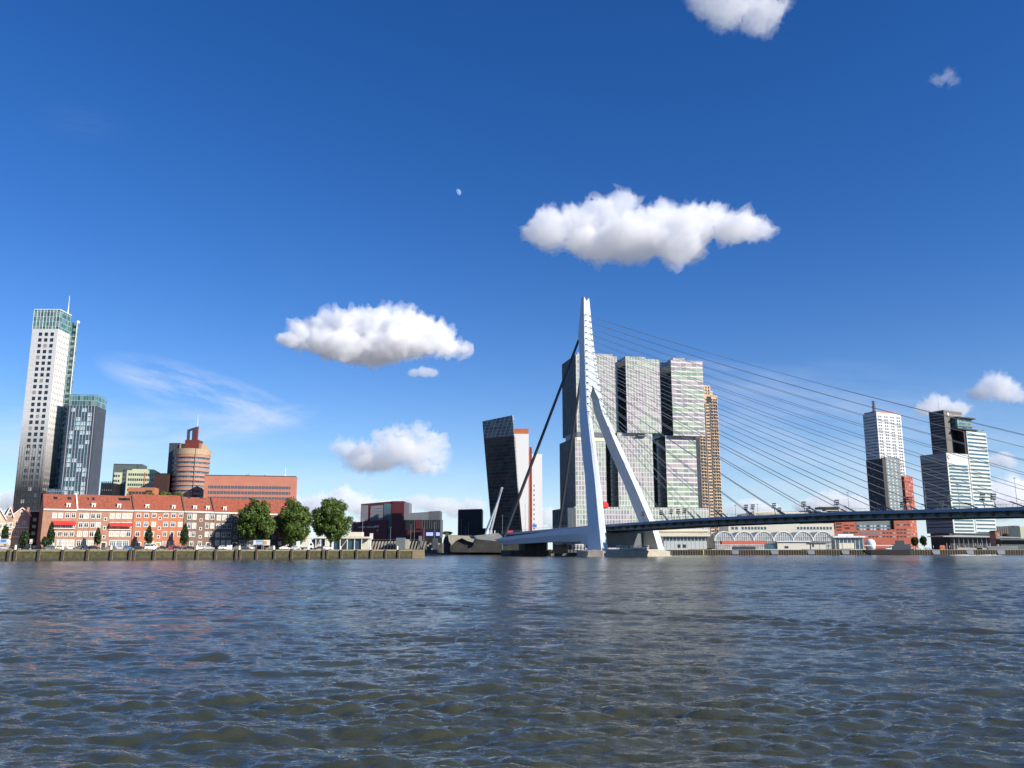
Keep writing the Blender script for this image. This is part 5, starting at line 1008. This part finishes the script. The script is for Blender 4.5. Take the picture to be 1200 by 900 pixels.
def crown(rx, rz, zc, seed, n, leaf, mt_, parent, lump=.22, taper=0.0):
    rs = np.random.RandomState(seed); k = 120
    cl = rs.normal(size=(k, 3)); cl /= np.linalg.norm(cl, axis=1)[:, None]; cl *= (rs.rand(k, 1) ** .30) * .82
    cr = rs.uniform(.12, .26, k); idx = rs.randint(0, k, n); d = rs.normal(size=(n, 3)); d /= np.linalg.norm(d, axis=1)[:, None]
    p = cl[idx] + d * (cr[idx] * rs.rand(n) ** .33)[:, None]
    rad = np.linalg.norm(p, axis=1); keep = rad < 1.02; p, d = p[keep], d[keep]; n = len(p)
    if taper: p[:, :2] *= (1 - taper * np.clip(p[:, 2:3] * .5 + .5, 0, 1)) 
    P_ = p * np.array([rx, rx, rz]) + np.array([0, 0, zc])
    nr = d + rs.normal(size=(n, 3)) * .55; nr /= np.linalg.norm(nr, axis=1)[:, None]
    a = np.cross(nr, rs.normal(size=(n, 3))); a /= np.linalg.norm(a, axis=1)[:, None]; b = np.cross(nr, a); s = leaf * rs.uniform(.6, 1.4, (n, 1))
    V = np.stack([P_ - a * s - b * s * .3, P_ + b * s * .7 - a * s * .1, P_ + a * s, P_ - b * s * .6], 1).reshape(-1, 3)
    me = bpy.data.meshes.new('crown'); me.from_pydata(V.tolist(), [], np.arange(4 * n).reshape(-1, 4).tolist()); me.materials.append(M[mt_]); return link_mesh('crown', me, parent)
def tree(px, ytop, ybot, wpx, Yx, name, label, seed, group, mt_='leaf_green', n=9000, leaf=.33, taper=0.0, loc=None):
    x = rat(px) * Yx; t = thing(name, label, 'tree', (x, Yx, GZ - .02), 0, group); zt, zb = zz(ytop, Yx) - GZ, max(.4, zz(ybot, Yx) - GZ); rx = wpx / F * Yx / 2 * 1.07
    crown(rx, (zt - zb) / 2, (zt + zb) / 2, seed, n, leaf, mt_, t, taper=taper)
    b = MB(); r0 = max(.1, rx * .055); b.tube((0, 0, -.1), (.1, 0, zb + .6), r0, r0 * .75, 8); rr = random.Random(seed)
    for q in range(7):
        a = q * .9 + rr.random(); b.tube((.1, 0, zb + .3), (math.cos(a) * rx * .55, math.sin(a) * rx * .55, zb + (zt - zb) * rr.uniform(.35, .8)), r0 * .5, r0 * .12, 6)
    b.tube((.1, 0, zb + .4), (0, 0, zb + (zt - zb) * .8), r0 * .7, r0 * .15, 6); b.build('trunk', M['bark'], t); return t
def Yq(px, v): c = Q0 + QV * v; return (c + QU * qu(px, v)).y
tree(299.5, 583, 640, 47, Yq(299, 9), 'round_tree', 'round green tree left of three on the quay, in front of the brown houses', 11, 'round trees on the left quay', n=22000)
tree(343, 582, 640, 43, Yq(343, 9), 'round_tree', 'round green tree in the middle of three at the end of the terrace', 12, 'round trees on the left quay', n=22000)
tree(387, 581, 638, 49, Yq(386, 9), 'round_tree', 'round green tree standing free against the clouds, right of three', 13, 'round trees on the left quay', n=24000)
for px, yt, w, lb in ((58, 612, 10, 'slim pointed young tree in front of the left end brick house'), (113, 618, 8.5, 'slim pointed young tree in front of the stair windows'), (173, 616, 11, 'slim pointed young tree in front of the orange house'), (215, 613, 11, 'slim pointed young tree between the orange and brown houses')):
    tree(px, yt - 2, 641, w * 1.3, Yq(px, 14), 'young_tree', lb, int(px), 'slim young trees on the quay street', 'leaf_dark', 2600, .26, .75)
for px, yt, w, lb, Yx in ((27, 619, 12, 'dark bushy tree beside the cream gabled house', 292), (4, 614, 9, 'dark pointed tree at the left edge of the quay', 290), (52, 628, 9, 'low dark tree at the left corner of the terrace', 294)): tree(px, yt, 641, w, Yx, 'street_tree', lb, int(px) + 50, None, 'leaf_dark', 2600, .3, .3)
for px, yt, yb, w, Yx, lb in ((170, 576.5, 586, 14, 400, 'leafy top of a tree showing over the orange house roof, left one'), (188, 575.5, 586, 15, 402, 'leafy top of a tree showing over the orange house roof, middle one'), (205, 577, 586, 12, 404, 'leafy top of a tree showing over the orange house roof, right one'), (1073, 627.5, 641, 9, 690, 'dark round tree under the bridge deck left of the striped tower'), (1083, 627, 641, 8, 690, 'dark tree right against the striped tower foot'), (1180, 624.5, 634, 9, 800, 'green tree in front of the slab building at the right edge'), (524, 622.5, 627, 12, 700, 'low green shrub tree above the embankment'), (1194, 632, 643, 14, 700, 'dark tree at the right edge of the far quay')):
    tree(px, yt, yb, w, Yx, 'background_tree', lb, int(px) + 9, None, 'leaf_dark' if yt > 600 and px > 600 else 'leaf_green', 2500, .4)

# ---------------------------------------------------------------- parked cars
M['tyre'] = mat('tyre_rubber', (.015, .015, .015), .9, var=0); M['carglass'] = mat('car_glass', (.015, .02, .024), .06, var=0, spec=.9); M['lamp'] = mat('lamp_lens', (.7, .68, .6), .2, var=0); M['tail'] = mat('tail_lamp', (.4, .02, .02), .3, var=0)
def car_meshes(kind):
    L_ = {'hatch': 4.0, 'sedan': 4.5, 'van': 5.2}[kind]; H_ = {'hatch': 1.5, 'sedan': 1.42, 'van': 2.15}[kind]; w = .88; h = L_ / 2
    if kind == 'van': low = [(-h, .35), (-h, 1.15), (-h + .3, 1.2), (h - .05, 1.2), (h, .9), (h, .35)]; cab = [(-h + .08, 1.2), (-h + .12, H_ - .06), (-h + .5, H_), (h - 1.6, H_), (h - .55, 1.25)]
    elif kind == 'hatch': low = [(-h, .35), (-h, .9), (-h + .15, 1.0), (h - 1.1, .98), (h - .1, .78), (h, .6), (h, .35)]; cab = [(-h + .12, .98), (-h + .5, H_ - .04), (-h + .9, H_), (.25, H_), (h - 1.15, .98)]
    else: low = [(-h, .35), (-h, .85), (-h + .2, .98), (h - 1.2, .96), (h - .1, .78), (h, .6), (h, .35)]; cab = [(-h + .75, .97), (-h + 1.35, H_ - .03), (-h + 1.8, H_), (.3, H_), (h - 1.25, .96)]
    b = MB(); b.loft([[(x, y, z) for x, z in low] for y in (-w, w)])
    c_ = MB(); cc = sum(x for x, z in cab) / len(cab); b.loft([[(x, -w * .93, z) for x, z in cab], [(x, w * .93, z) for x, z in cab]])
    g_ = MB(); zc0, zc1 = 1.02 if kind != 'van' else 1.3, H_ - .14
    xs = sorted(x for x, z in cab); xa, xb = cab[1][0] + .12, cab[-2][0]
    for s in (-1, 1):
        y0, y1 = s * w * .935, s * w * .955; m_ = (xa + xb) / 2
        for u0, u1, sl0, sl1 in ((xa, m_ - .05, -.18, 0), (m_ + .05, xb, 0, .42)): g_.loft([[(u0 + sl0, y, zc0), (u1 + sl1, y, zc0), (u1, y, zc1), (u0, y, zc1)] for y in (y0, y1)])
    wh = MB()
    wh.tube((0, -.11, 0), (0, .11, 0), .32, .32, 12); hub = MB(); hub.tube((0, -.125, 0), (0, .125, 0), .19, .17, 8)
    hl = MB(); hl.box(-.04, .03, -.18, .18, -.08, .08)
    return L_, b, g_.mesh('window', M['carglass']), wh.mesh('wheel', M['tyre']), hub.mesh('rim', M['steel']), hl.mesh('headlight', M['lamp']), hl.mesh('tail_light', M['tail'])
KIND = {k: car_meshes(k) for k in ('hatch', 'sedan', 'van')}
CC = {'dark blue': (.01, .02, .06), 'teal': (.05, .14, .16), 'white': (.72, .72, .70), 'silver': (.42, .43, .44), 'black': (.012, .012, .014), 'red': (.35, .02, .02), 'blue': (.03, .16, .34), 'grey': (.13, .135, .14), 'cream': (.6, .55, .42)}
BODY = {}
def car(kind, colr, x, y, z, rz, label, group):
    L_, b, g_, w_, hb_, hl, tl_ = KIND[kind]
    if (kind, colr) not in BODY: BODY[kind, colr] = b.mesh('body', mat(colr.replace(' ', '_') + '_car_paint', CC[colr], .25, .1, var=0, spec=.7))
    t = thing('parked_car' if kind != 'van' else 'parked_van', label, 'car' if kind != 'van' else 'van', (x, y, z), rz, group); link_mesh('body', BODY[kind, colr], t); link_mesh('window', g_, t)
    for sx in (-1, 1):
        for sy in (-1, 1): q = link_mesh('wheel', w_, t, (sx * L_ * .31, sy * .8, .32)); link_mesh('rim', hb_, q)
    for sy in (-.6, .6): link_mesh('headlight', hl, t, (L_ / 2, sy, .68)); link_mesh('tail_light', tl_, t, (-L_ / 2, sy, .75))
    return t
CARS = [(5, 'hatch', 'silver'), (18, 'sedan', 'black'), (28, 'van', 'black'), (41, 'sedan', 'dark blue'), (56.5, 'hatch', 'teal'), (71, 'hatch', 'cream'), (83, 'sedan', 'white'), (92, 'hatch', 'grey'), (101, 'hatch', 'dark blue'), (110, 'hatch', 'black'), (128, 'hatch', 'grey'), (140.5, 'sedan', 'silver'), (150.5, 'hatch', 'blue'), (161, 'sedan', 'black'), (177.5, 'van', 'white'), (190, 'hatch', 'black'), (200, 'hatch', 'red'), (208, 'hatch', 'dark blue'), (223, 'sedan', 'black'), (234, 'hatch', 'white'), (243.5, 'sedan', 'silver'), (261.5, 'hatch', 'white'), (276, 'hatch', 'grey'), (285, 'hatch', 'dark blue'), (293, 'hatch', 'white'), (316, 'hatch', 'grey'), (333, 'sedan', 'white'), (346, 'hatch', 'silver'), (374, 'sedan', 'black'), (383, 'hatch', 'white')]
BY = {5: 'near the left edge', 18: 'second from the left edge', 28: 'under the dark bushy tree', 41: 'left of the corner house', 56.5: 'below the slim tree at the corner house', 71: 'under the first red awning', 83: 'below the right end of the first red awning', 92: 'between two houses with awnings', 101: 'left of the white doorway', 110: 'just left of the white door', 128: 'left under the second red awning', 140.5: 'before the shop front', 150.5: 'at the right end of the shop front', 161: 'before the orange house doorway', 177.5: 'before the orange house', 190: 'below the orange door', 200: 'before the small orange house windows', 208: 'at the right end of the orange house', 223: 'in the shade of the narrow brown house', 234: 'before the narrow brown house', 243.5: 'near the dark roof parapet line', 261.5: 'left of the white door of the brown house', 276: 'before the white doorway of the brown house', 285: 'under the left round tree', 293: 'left of the twin billboards', 316: 'behind the twin billboards', 333: 'between two round trees', 346: 'under the middle round tree', 374: 'left of the right round tree trunk', 383: 'by the right round tree trunk'}
for i, (px, kd, cl_) in enumerate(CARS):
    v = 8.6; u = qu(px, v); p = qp(u, v, GZ); car(kd, cl_, p.x, p.y, p.z, QA + (math.pi if i % 3 == 1 else 0), '%s %s parked on the quay %s' % (cl_, {'hatch': 'hatchback', 'sedan': 'saloon car', 'van': 'van'}[kd], BY[px]), 'cars parked along the left quay')
for px, cl_ in ((1088, 'white'), (1126, 'white'), (1136, 'silver'), (1042, 'white'), (1076, 'cream')):
    p = pt(px, 644, 606); car('hatch' if px != 1042 else 'van', cl_, p.x, p.y, GZ, .1, {1088: 'white hatchback near the dark trees on the far quay', 1126: 'white hatchback under the striped tower canopy, left of two', 1136: 'silver hatchback under the striped tower canopy', 1042: 'white van left of the dark moored vessel', 1076: 'cream hatchback between the vessel and the white hatchback'}[px], 'cars on the far quay')

# ---------------------------------------------------------------- lamps, signs, pavilions, people-sized things
def lamp(px, ytop, Yx, label, group, arm=1.0, z=GZ):
    h = zz(ytop, Yx) - z; t = thing('lamp_post', label, 'street lamp', (rat(px, (ytop + 644) / 2) * Yx, Yx, z), 0, group); b = MB(); b.tube((0, 0, 0), (0, 0, h), .14, .08, 6); b.build('pole', M['steel'], t); B('lamp_head', M['greyclad2'], t, (-arm / 2 - .3, arm / 2 + .3, -.2, .2, h - .05, h + .15))
lamp(70.5, 625, Yq(70, 5), 'grey lamp post before the red awning of the corner house', None); lamp(424.7, 607, 470, 'lamp post with a flat head left of the theatre', None, 4); lamp(457.5, 618, 560, 'lamp post in front of the maroon theatre tower', None); lamp(481.3, 615.3, 600, 'lamp post right of the maroon theatre tower', None); lamp(496.7, 619, 600, 'lamp post below the red sign panel', None); lamp(485.5, 608.5, 640, 'lamp post with a flat head before the grey theatre hall', None, 3); lamp(509.3, 613, 600, 'pale lamp post before the theatre glass end', None); lamp(540.6, 609.2, 650, 'lamp post before the black block, left of two', None); lamp(549, 612.8, 652, 'lamp post before the black block, right of two', None); lamp(545.6, 618.5, 655, 'short post between two lamps at the black block', None, .2); lamp(588.8, 604, 590, 'lamp post before the dark glass of the leaning tower', None); lamp(671, 599, 560, 'lamp post before the left foot of the glass towers', None); lamp(615.5, 592, 560, 'dark slanting mast before the white side of the leaning tower', None, .2); lamp(1007, 618.5, 600, 'lamp post before the long brick building', None); lamp(978, 628, 600, 'lamp post by the glass pavilion', None)
# big leaning white mast of the lift bridge
b = MB(); a_, c_ = pt(570.3, 622, 560), pt(589.2, 571.5, 548); b = MB(); b.tube(a_, c_, .95, .3, 8); b.tube(pt(568, 634, 560), a_ + Vector((.6, 0, 1)), 1.2, 1.0, 8)
tag(b.build('bascule_mast', M['pylon']), 'leaning pale steel mast at the lift bridge in front of the leaning tower', 'mast')
for k, px in enumerate((572.5, 576, 579.5)): b = MB(); b.tube(pt(px, 630, 556), pt(px + .3, 621.5, 556), .3, .25, 6); tag(b.build('barrier_post', M['white']), 'short white barrier post at the foot of the leaning mast', 'post', 'white posts by the leaning mast')
silhouette_block('lift_bridge_deck', 'dark lift bridge deck between the abutment and the bridge tail', 'bridge deck', [(550, 628.5), (584, 624.5), (592, 632), (580, 634), (552, 631)], 545, 12, M['deckd'])
# twin billboards on posts
def billboard(px0, px1, y0, y1, label, marks):
    Yx = Yq((px0 + px1) / 2, 3); t = thing('billboard', label, 'billboard', (rat((px0 + px1) / 2) * Yx, Yx, GZ)); X0, X1 = rat(px0) * Yx - t.location.x, rat(px1) * Yx - t.location.x; z0, z1 = zz(y1, Yx) - GZ, zz(y0, Yx) - GZ
    B('panel', M['white'], t, (X0, X1, 0, .2, z0, z1))
    for x in (X0 + .2, X1 - .2):
        b = MB(); b.tube((x, .1, 0), (x, .1, z0), .12, .12, 6); b.build('post', M['steel'], t)
    for q, (f0, f1, g0, g1, mm) in enumerate(marks): B('printed_field', mm, t, (X0 + (X1 - X0) * f0, X0 + (X1 - X0) * f1, -.02 - .004 * q, -.004, z0 + (z1 - z0) * g0, z0 + (z1 - z0) * g1))
M['skyb'] = mat('printed_blue', (.12, .32, .70), .5, var=.1); M['sandp'] = mat('printed_orange', (.75, .36, .08), .5, var=.1)
billboard(296.5, 307.3, 633, 638.3, 'white billboard with a blue field, left of a pair on the quay', [(.28, 1, .1, .9, M['skyb']), (.3, .98, .45, .6, M['white']), (.3, .98, .22, .34, M['white'])]); billboard(308, 315.8, 632.8, 639, 'white billboard with an orange field, right of a pair on the quay', [(0.02, .55, .1, .8, M['sandp'])]); billboard(-3, 9.5, 631.5, 638, 'white billboard with a blue and yellow field cut off by the left edge', [(.2, .75, .35, .9, M['skyb']), (0, 1, .02, .16, M['sandp'])])
Yx = Yq(35.5, 4); t = thing('parking_sign', 'white square sign on a slim post at the left quay', 'sign', (rat(35.5) * Yx, Yx, GZ)); b = MB(); b.tube((0, 0, 0), (0, 0, 2.7), .07, .07, 6); b.build('post', M['steel'], t); B('panel', M['white'], t, (-.45, .45, -.12, -.07, 2.0, 3.5)); B('red_field', M['redp'], t, (-.3, .3, -.13, -.121, 2.15, 2.5))
Yx = Yq(268, 4); t = thing('container_box', 'white cube-shaped utility cabinet at the quay edge left of the first round tree', 'cabinet', (rat(268) * Yx, Yx, GZ)); B('body', M['white'], t, (-.85, .85, 0, 1.2, 0, 1.75)); B('lid', M['greyclad2'], t, (-.92, .92, -.07, 1.27, 1.753, 1.85))
# white truck and pavilions behind the round trees
p = pt(358, 644, 352); t = thing('box_truck', 'white box truck parked between the middle and right round trees', 'truck', (p.x, p.y, GZ), QA * .3)
B('cargo_box', M['ivory'], t, (-2.2, 1.3, -1.2, 1.2, 1.0, 5.4)); b = MB(); b.loft([[(1.35, y, .6), (3.2, y, .6), (3.2, y, 1.6), (2.7, y, 2.9), (1.35, y, 2.9)] for y in (-1.1, 1.1)]); cb_ = b.build('cab', M['white'], t); b = MB(); b.loft([[(1.7, y, 1.7), (2.8, y, 1.7), (2.55, y, 2.6), (1.7, y, 2.6)] for y in (-1.12, 1.12)]); b.build('window', M['carglass'], cb_); B('chassis', M['black'], t, (-2.2, 3.1, -.9, .9, .45, .98))
for x in (-1.2, 2.3):
    for y in (-1, 1): b = MB(); b.tube((x, y - .15, .48), (x, y + .15, .48), .48, .48, 12); b.build('wheel', M['tyre'], t)
def pavilion(px0, px1, y0, Yx, label, roofm='white'):
    x0, x1 = rat(px0) * Yx, rat(px1) * Yx; t = thing('pavilion', label, 'pavilion', (x0, Yx, GZ - .02)); w = x1 - x0; h = zz(y0, Yx) - GZ
    B('roof', M[roofm], t, (-.4, w + .4, -.5, 8, h - .9, h)); B('rear_wall', M['cream'], t, (0, w, 5, 7.5, 0, h - .903)); n = max(3, int(w / 3.2))
    for i in range(n + 1): B('column', M['white'], t, (w * i / n - .15, w * i / n + .15, -.1, .2, 0, h - .903))
    for i in range(n):
        if i % 3 != 1: B('glass_panel', M['glassb'], t, (w * i / n + .2, w * (i + 1) / n - .2, .6, .7, .2, h - 1.3))
        else:
            b = MB(); b.tube((w * i / n, .05, .3), (w * (i + 1) / n, .05, h - 1), .12, .12, 5); b.build('brace', M['white'], t)
pavilion(364, 381, 628.5, 395, 'low white pavilion left of the right round tree trunk'); pavilion(390, 432, 628.8, 425, 'long low white pavilion right of the right round tree', 'cream')
tag(slab(None, 'roof_box', M['ivory'], 407, 424, 623.5, 628.7, 432, 6), 'pale rooftop box on the long white pavilion', 'roof box')
p = (rat(434.5) * 470, 470, GZ); t = thing('white_sign', 'white information sign left of the tribune', 'sign', p); B('panel', M['white'], t, (-.8, 1.0, 0, .15, zz(632, 470) - GZ, zz(625, 470) - GZ)); B('post', M['steel'], t, (-.1, .1, .02, .14, 0, zz(632, 470) - GZ))
# tribune of slanted concrete slabs
Yb = 500; x0, x1 = rat(431) * Yb, rat(499) * Yb; t = thing('tribune', 'grey stepped tribune with slanting concrete ribs behind the quay end', 'steps', (x0, Yb, GZ - .02)); w = x1 - x0
zt0, zt1 = zz(634.5, Yb) - GZ, zz(633, Yb) - GZ
for k in range(5): B('step', M['conc_dark'], t, (0, w, k * 1.0 + .8, k * 1.0 + 1.8, 0, zt0 * (k + 1) / 5))
for k in range(19):
    x = w * k / 19; b = MB(); b.loft([[(x + .0, y, .05), (x + .75, y, .05), (x + 2.0, y, zt0 + .15), (x + 1.25, y, zt0 + .15)] for y in (.0, .7)]); b.build('slanted_rib', M['conc'], t)
B('handrail', M['steel'], t, (0, w, 5.6, 5.7, zt0 + 1.0, zt0 + 1.1)); B('side_wall', M['greyclad2'], t, (-3.2, -.1, .2, 6, 0, zt0 + .4))
for k, (a, b_, y0, y1, m_) in enumerate(((464, 474.5, 630.2, 643.5, 'greyclad'), (472, 479, 632, 643.5, 'conc'), (490.5, 493.8, 628, 643.5, 'steel'), (506.8, 512.8, 631, 644, 'slate'))): tag(slab(None, 'service_block', M[m_], a, b_, y0, y1, 494 + 3 * k, 3), ('grey service block on the tribune', 'tan concrete block beside the grey service block', 'grey mooring column near the quay end', 'dark post block left of the concrete ramp')[k], 'block')
M['screen'] = mat('lit_blue_screen', (.25, .30, .9), .4, var=.3, vs=.4, emit=.9)
for k, (a, b_) in enumerate(((499.5, 507.5), (511, 515.3))): 
    o_ = at(a, 560); t = thing('lit_kiosk', ('wide', 'narrow')[k] + ' kiosk with a lit blue-violet screen at the foot of the theatre', 'kiosk', o_); slab(t, 'body', M['black'], a - .3, b_ + .3, 623.2, 643, 560, 3, o_); slab(t, 'screen', M['screen'], a, b_, 623.9, 627.8, 559.9, .08, o_)
for k in range(16):
    p = pt(476 + k * 2.55, 643 - (k % 4) * 1.8, 530); b = MB(); b.loft([[(x, y, z) for x, y in ((-.5, -.5), (.5, -.5), (.5, .5), (-.5, .5))] for z in (-.6, .5)]); o = b.build('seat_block', M['conc'], None, (p.x, p.y + k % 3, GZ - .02 + .6 + (k % 4) * 1.0)); tag(o, 'small pale concrete seat block on the dark steps below the theatre', 'seat block', 'seat blocks below the theatre')
tag(slab(None, 'steps', M['conc_dark'], 474, 518, 636.5, 648, 540, 14), 'dark stepped bank below the theatre behind the seat blocks', 'steps')
# foam of a passing wake
def foam():
    rs = np.random.RandomState(2); b = MB()
    for a0, a1 in ((1113, 1146), (1146, 1172)):
        for k in range(int((a1 - a0) * 5)):
            px = rs.uniform(a0, a1); yy = 556 + rs.normal() * 2.5 + (px - a0) * .05; x = rat(px) * yy; s = rs.uniform(.2, .8) * max(.3, 1 - abs((px - (a0 + a1) / 2) / (a1 - a0)) * 1.3); b.loft([[(x + s * 1.5 * math.cos(q * 1.047), yy + s * .7 * math.sin(q * 1.047), -.1) for q in range(6)], [(x + s * .7 * math.cos(q * 1.047), yy + s * .3 * math.sin(q * 1.047), s * .55) for q in range(6)]])
    tag(b.build('wake_foam', M['white']), 'white streak of churned foam on the water at the right', 'foam', kind='stuff')
foam()
# quayside bits on the far right
for k, (px, yy, w_, h_, m_, lb) in enumerate(((1105, 641, 3.5, 3.0, 'rust', 'orange-brown crate stack on the far quay below the striped tower'), (1140, 643, 22, 1.3, 'conc', 'pale low wall with benches below the striped tower'), (1175, 641.5, 22, 2.4, 'greyclad2', 'tarpaulin-covered terrace stalls at the right end of the far quay'), (1062, 642.5, 10, 1.3, 'conc', 'low pale wall beside the moored vessel'), (872, 641.5, 16, 2.2, 'dsteel', 'dark row of parked things below the orange awning'), (1148, 640.5, 4, 3, 'moss', 'small green kiosk on the far quay'))):
    p = pt(px, 644, 602.5); b = MB(); b.loft([[(x, y, z) for x, y in ((-w_ / 2, 0), (w_ / 2, 0), (w_ / 2, 1.5), (-w_ / 2, 1.5))] for z in (0, h_ * .8)] + [[(x, y, h_) for x, y in ((-w_ / 2 + .4, .4), (w_ / 2 - .4, .4), (w_ / 2 - .4, 1.1), (-w_ / 2 + .4, 1.1))]])
    tag(b.build(('crate_stack', 'low_wall', 'covered_stall', 'low_wall', 'equipment_row', 'green_kiosk')[k], M[m_], None, (p.x, p.y, GZ - .02)), lb, ('crates', 'wall', 'stall', 'wall', 'equipment', 'kiosk')[k])

for k in range(9):
    px = 1094 + k * 9.5; p = (rat(px) * 604, 604, GZ - .02); t = thing('parasol', 'pale closed parasol on the terrace of the far quay', 'parasol', p, 0, 'parasols on the far quay terrace')
    b = MB(); b.tube((0, 0, 0), (0, 0, 3.2), .07, .07, 6); b.build('pole', M['steel'], t); b = MB(); b.tube((0, 0, 1.5), (0, 0, 3.1), .3, .08, 8); b.build('canopy', M['cream' if k % 2 else 'pale'], t)
for k, px in enumerate((1110, 1118.5, 1143.5, 1149.5, 1157, 1161)):
    p = (rat(px) * 606, 606, GZ - .02); t = thing('flagpole', 'short white pole in front of the dark colonnade', 'pole', p, 0, 'white poles before the colonnade'); b = MB(); b.tube((0, 0, 0), (0, 0, 4.6), .14, .1, 6); b.build('pole', M['white'], t)
